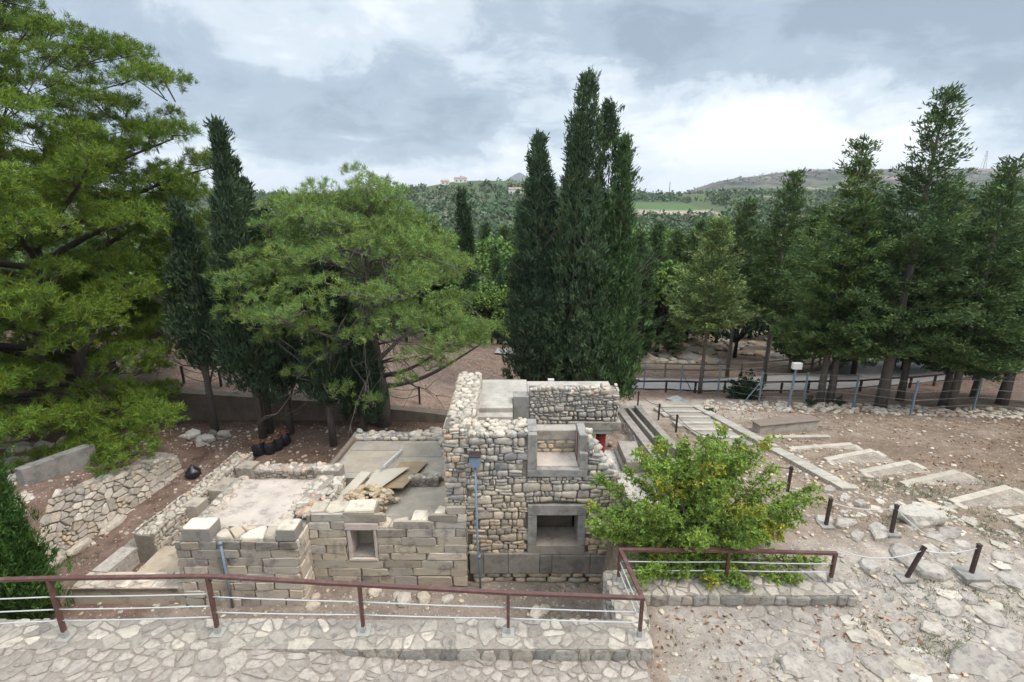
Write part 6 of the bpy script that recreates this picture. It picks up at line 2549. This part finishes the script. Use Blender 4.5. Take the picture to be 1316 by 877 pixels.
# ------------------------------------------------------------------ the wood in the valley
def valley_wood():
    rng = np.random.default_rng(90)
    rnd = random.Random(90)
    kinds = [
        (conifer(951, 12, 2.9, .12, 70, .60, 24, (.095, .14, .05), .2, mat='bark_dark', dens=1.2), 12, 'dark spreading conifer in the wood behind the ruins'),
        (conifer(952, 14, 2.5, .10, 80, .60, 24, (.078, .122, .046), .2, mat='bark_dark', dens=1.2), 14, 'narrow dark conifer in the wood behind the ruins'),
        (columnar(953, 12, 1.5, .05, 1300, 14, (.056, .090, .042), .55, .18, 6, 'bark_dark'), 12, 'dark columnar cypress in the wood behind the ruins'),
        (broadleaf(954, 7, 3.0, (.115, .175, .042), 5200, .34), 7, 'rounded light green broadleaf tree in the wood behind the ruins'),
        (broadleaf(955, 6, 2.6, (.075, .10, .050), 3600, .30), 6, 'rounded grey green olive in the valley grove'),
        (broadleaf(956, 8, 2.8, (.130, .20, .028), 4600, .34), 8, 'bright yellow green tree in the wood behind the ruins')]
    used = [False] * len(kinds)

    def put(k, x, y, h, label=None):
        o, h0, lab = kinds[k]
        s = h / h0
        if used[k]:
            o = clone(o)
        used[k] = True
        place(o, x, y, rz=rnd.uniform(0, 6.28), label=label or lab, group='trees of the valley wood', sc=(s * rnd.uniform(.9, 1.15), s * rnd.uniform(.9, 1.15), s))
    # rows: depth, columns in photo, wanted top row of the crowns
    def top_row(px):
        return float(np.interp(px, [0, 220, 330, 540, 600, 680, 810, 850, 900, 1000, 1316], [300, 290, 290, 275, 295, 295, 280, 305, 310, 310, 300]))
    n = 0
    for y, step, drop in ((34, 74, 40), (39, 62, 18), (46, 52, 8), (56, 44, -4), (68, 38, -8), (84, 34, -10), (105, 30, -10), (135, 26, -8)):
        px = -40 + rnd.uniform(0, step)
        while px < 1370:
            q = px + rnd.uniform(-.3, .3) * step
            yy = y * rnd.uniform(.93, 1.08)
            px += step
            # leave the bright clearing beyond the road open
            if y < 50 and 815 < q < 1060:
                continue
            x = at_col(q, yy, 330)
            t = top_row(q) + drop + rnd.uniform(-8, 40)
            h = height_to(q, t, x, yy)
            h = max(4.0, min(15, h))
            c = rnd.random()
            if y < 50:
                k = 0 if c < .35 else 1 if c < .65 else 2 if c < .78 else 3
            else:
                k = 0 if c < .18 else 1 if c < .32 else 2 if c < .44 else 3 if c < .62 else 5 if c < .74 else 4
            if k in (3, 4, 5):
                h = min(h, 9)
            put(k, x, yy, h)
            n += 1
    # trees standing in gaps the photo shows
    for px, y, top, k, lab in ((597, 36, 245, 2, 'single thin dark cypress rising left of the tall cypress clump'), (860, 44, 300, 0, None), (838, 40, 290, 1, 'pale stemmed conifer just right of the cypress clump'),
                               (1000, 62, 330, 3, None), (960, 58, 350, 3, None), (640, 40, 330, 1, None), (565, 38, 300, 3, None), (620, 44, 350, 3, None), (655, 36, 380, 0, None),
                               (575, 33, 380, 3, None), (818, 37, 300, 1, None), (848, 39, 330, 3, None), (885, 43, 300, 0, None), (908, 46, 290, 1, None), (925, 41, 360, 3, None), (968, 45, 300, 0, None), (1005, 40, 340, 1, None), (820, 50, 290, 3, None), (805, 55, 280, 0, None), (835, 58, 285, 5, None), (855, 60, 290, 3, None), (890, 56, 285, 0, None), (915, 60, 290, 3, None), (940, 54, 285, 1, None), (958, 62, 290, 5, None), (985, 55, 290, 3, None), (1015, 58, 285, 0, None), (1032, 33, 270, 1, None), (1086, 34, 250, 0, None), (1112, 32, 260, 1, None), (1180, 33, 240, 0, None), (1245, 33, 235, 1, None), (1305, 34, 250, 0, None), (560, 46, 290, 0, None), (580, 50, 300, 3, None), (600, 44, 320, 3, None), (625, 52, 290, 1, None), (645, 48, 300, 3, None), (665, 50, 290, 0, None), (632, 35, 360, 3, None), (870, 52, 300, 3, None), (1020, 52, 300, 0, None), (610, 34, 400, 1, None), (828, 36, 330, 1, None), (870, 37, 380, 0, None), (1010, 46, 340, 0, None), (1040, 44, 300, 1, None), (1100, 40, 330, 1, None), (1150, 38, 320, 0, None), (1190, 42, 290, 1, None), (1250, 44, 270, 1, None), (1290, 40, 300, 0, None),
                               (200, 30, 330, 1, None), (240, 32, 320, 0, None), (300, 33, 330, 1, None), (390, 31, 330, 1, None), (420, 34, 330, 0, None), (520, 31, 340, 0, None)):
        x = at_col(px, y, 400)
        put(k, x, y, max(4, height_to(px, top, x, y)), lab)
    # olive groves and scrub on the far slopes
    P, T = [], []
    N = 16000
    yy = np.where(rng.random(N) < .62, rng.uniform(120, 640, N), rng.uniform(640, 1500, N))
    az = rng.uniform(-.75, 1.1, N)
    xx = az * yy
    keep = np.where(yy < 560, vnoise(xx * .03, yy * .03, 3) > .28, vnoise(xx * .02 + 9, yy * .012, 4) > .48)
    keep &= ~((xx > 90) & (xx < 190) & (yy > 400) & (yy < 525))
    xx, yy = xx[keep], yy[keep]
    zz = G(xx, yy)
    m = len(xx)
    k = np.where(yy < 260, 60, np.where(yy < 700, 24, 11))
    idx = np.repeat(np.arange(m), k)
    size = np.where(yy < 700, 2.2, 1.35) * np.clip(rng.lognormal(0, .45, m), .4, 2.2)
    d = unit(rng.normal(size=(len(idx), 3))) * (rng.random(len(idx)) ** .4)[:, None] * size[idx][:, None] * np.array([1, 1, .85])
    c = np.stack([xx, yy, zz + size * .75], -1)[idx] + d
    lf = size[idx] * np.where(k[idx] > 40, .42, np.where(k[idx] > 20, .7, 1.0))
    V = leaf_quads(c, rng.normal(size=c.shape), lf, lf * .75, rng)
    g = rng.uniform(.75, 1.25, m)
    mix = (rng.random(m) < .6)[:, None]
    colr = np.where(mix, np.array([(.115, .15, .085)]), np.array([(.075, .125, .05)])) * g[:, None]
    o = np_mesh('olive_grove', V, colr[idx] * rng.uniform(.8, 1.2, (len(idx), 1)), 'leaf')
    tag(o, 'olive groves and scrub covering the far slopes of the valley', kind='stuff')
    return n


valley_wood()


def house_far(px, py, y, w, h, label, d=8):
    x = at_col(px, y, py)
    z = gz(x, y)
    T = thing('house', label, 'house', (x, y, z - .5), .15)
    m = MB()
    m.box((-w / 2, -d / 2, 0), (w / 2, d / 2, h))
    m.build('wall', 'white_wall', T)
    m = MB()
    m.add([(-w / 2 - .4, -d / 2 - .4, h + .005), (w / 2 + .4, -d / 2 - .4, h + .005), (w / 2 + .4, d / 2 + .4, h + .005), (-w / 2 - .4, d / 2 + .4, h + .005), (-w / 2, 0, h + 1.6), (w / 2, 0, h + 1.6)],
          [(0, 1, 5, 4), (2, 3, 4, 5), (1, 2, 5), (3, 0, 4), (3, 2, 1, 0)])
    m.build('roof', 'roof_tile', T)
    for k in range(max(2, int(w / 4))):
        cx = -w / 2 + w * (k + .5) / max(2, int(w / 4))
        m = MB()
        m.box((cx - .6, -d / 2 - .06, 1.2), (cx + .6, -d / 2 + .02, 2.7))
        m.build('window', 'deep_black', T)


house_far(592, 236, 600, 14, 4.5, 'long low pale house on the crest of the left hill')
house_far(664, 242, 520, 16, 5, 'white house lower on the hill left of the cypress clump')
house_far(678, 246, 500, 9, 4, 'small white house nearest the cypress clump on the hill')
house_far(572, 240, 590, 9, 4, 'small pinkish house at the left end of the hill crest')


def masts():
    for px, py0, py1, y, lab in ((860, 250, 237, 640, 'thin dark mast on the skyline right of the cypress clump'),):
        x = at_col(px, y, py0)
        z = gz(x, y)
        T = thing('mast', lab, 'mast', (x, y, z))
        m = MB()
        m.tube([(0, 0, -1), (0, 0, 15)], [.5, .3], 6)
        m.build('pole', 'grey_wood', T)
        m = MB()
        m.box((-4, -3, -1), (4, 3, 3.2))
        m.build('equipment_hut', 'grey_wood', T)
    y = 1480
    x = at_col(1264, y, 215)
    z = gz(x, y)
    T = thing('power_pylon', 'grey lattice power pylon on the skyline of the right hill', 'pylon', (x, y, z))
    m = MB()
    H = 46
    for sx in (-1, 1):
        for sy in (-1, 1):
            m.bar((4.5 * sx, 4.5 * sy, -1), (.7 * sx, .7 * sy, H), .4, .4, up=(0, 1, 0))
    for k in range(8):
        a, b = k / 8, (k + 1) / 8
        wa, wb = 4.5 - 3.8 * a, 4.5 - 3.8 * b
        m.bar((-wa, -wa, H * a), (wb, -wb, H * b), .25, .25, up=(0, 1, 0))
        m.bar((wa, -wa, H * a), (-wb, -wb, H * b), .25, .25, up=(0, 1, 0))
    m.build('tower', 'galvanised', T)
    m = MB()
    for z_, w in ((34, 7), (40, 5.5), (H, 4)):
        m.bar((-w, 0, z_), (w, 0, z_), .35, .5)
    m.build('cross_arm', 'galvanised', T)


masts()


def haze():
    mb = MB()
    mb.box((-9500, -60, -40), (9500, 9500, 330))
    m = bpy.data.materials.new('air')
    m.use_nodes = True
    t = m.node_tree
    for n in list(t.nodes):
        if n.type != 'OUTPUT_MATERIAL':
            t.nodes.remove(n)
    v = t.nodes.new('ShaderNodeVolumePrincipled')
    v.inputs['Color'].default_value = (.86, .92, 1.0, 1)
    v.inputs['Density'].default_value = 0.00010
    v.inputs['Anisotropy'].default_value = 0.2
    t.links.new(v.outputs[0], t.nodes['Material Output'].inputs['Volume'])
    MATS['air'] = m
    o = mb.build('haze', 'air')
    tag(o, 'thin bluish haze over the valley', kind='stuff')


HAZE = True
if HAZE:
    haze()
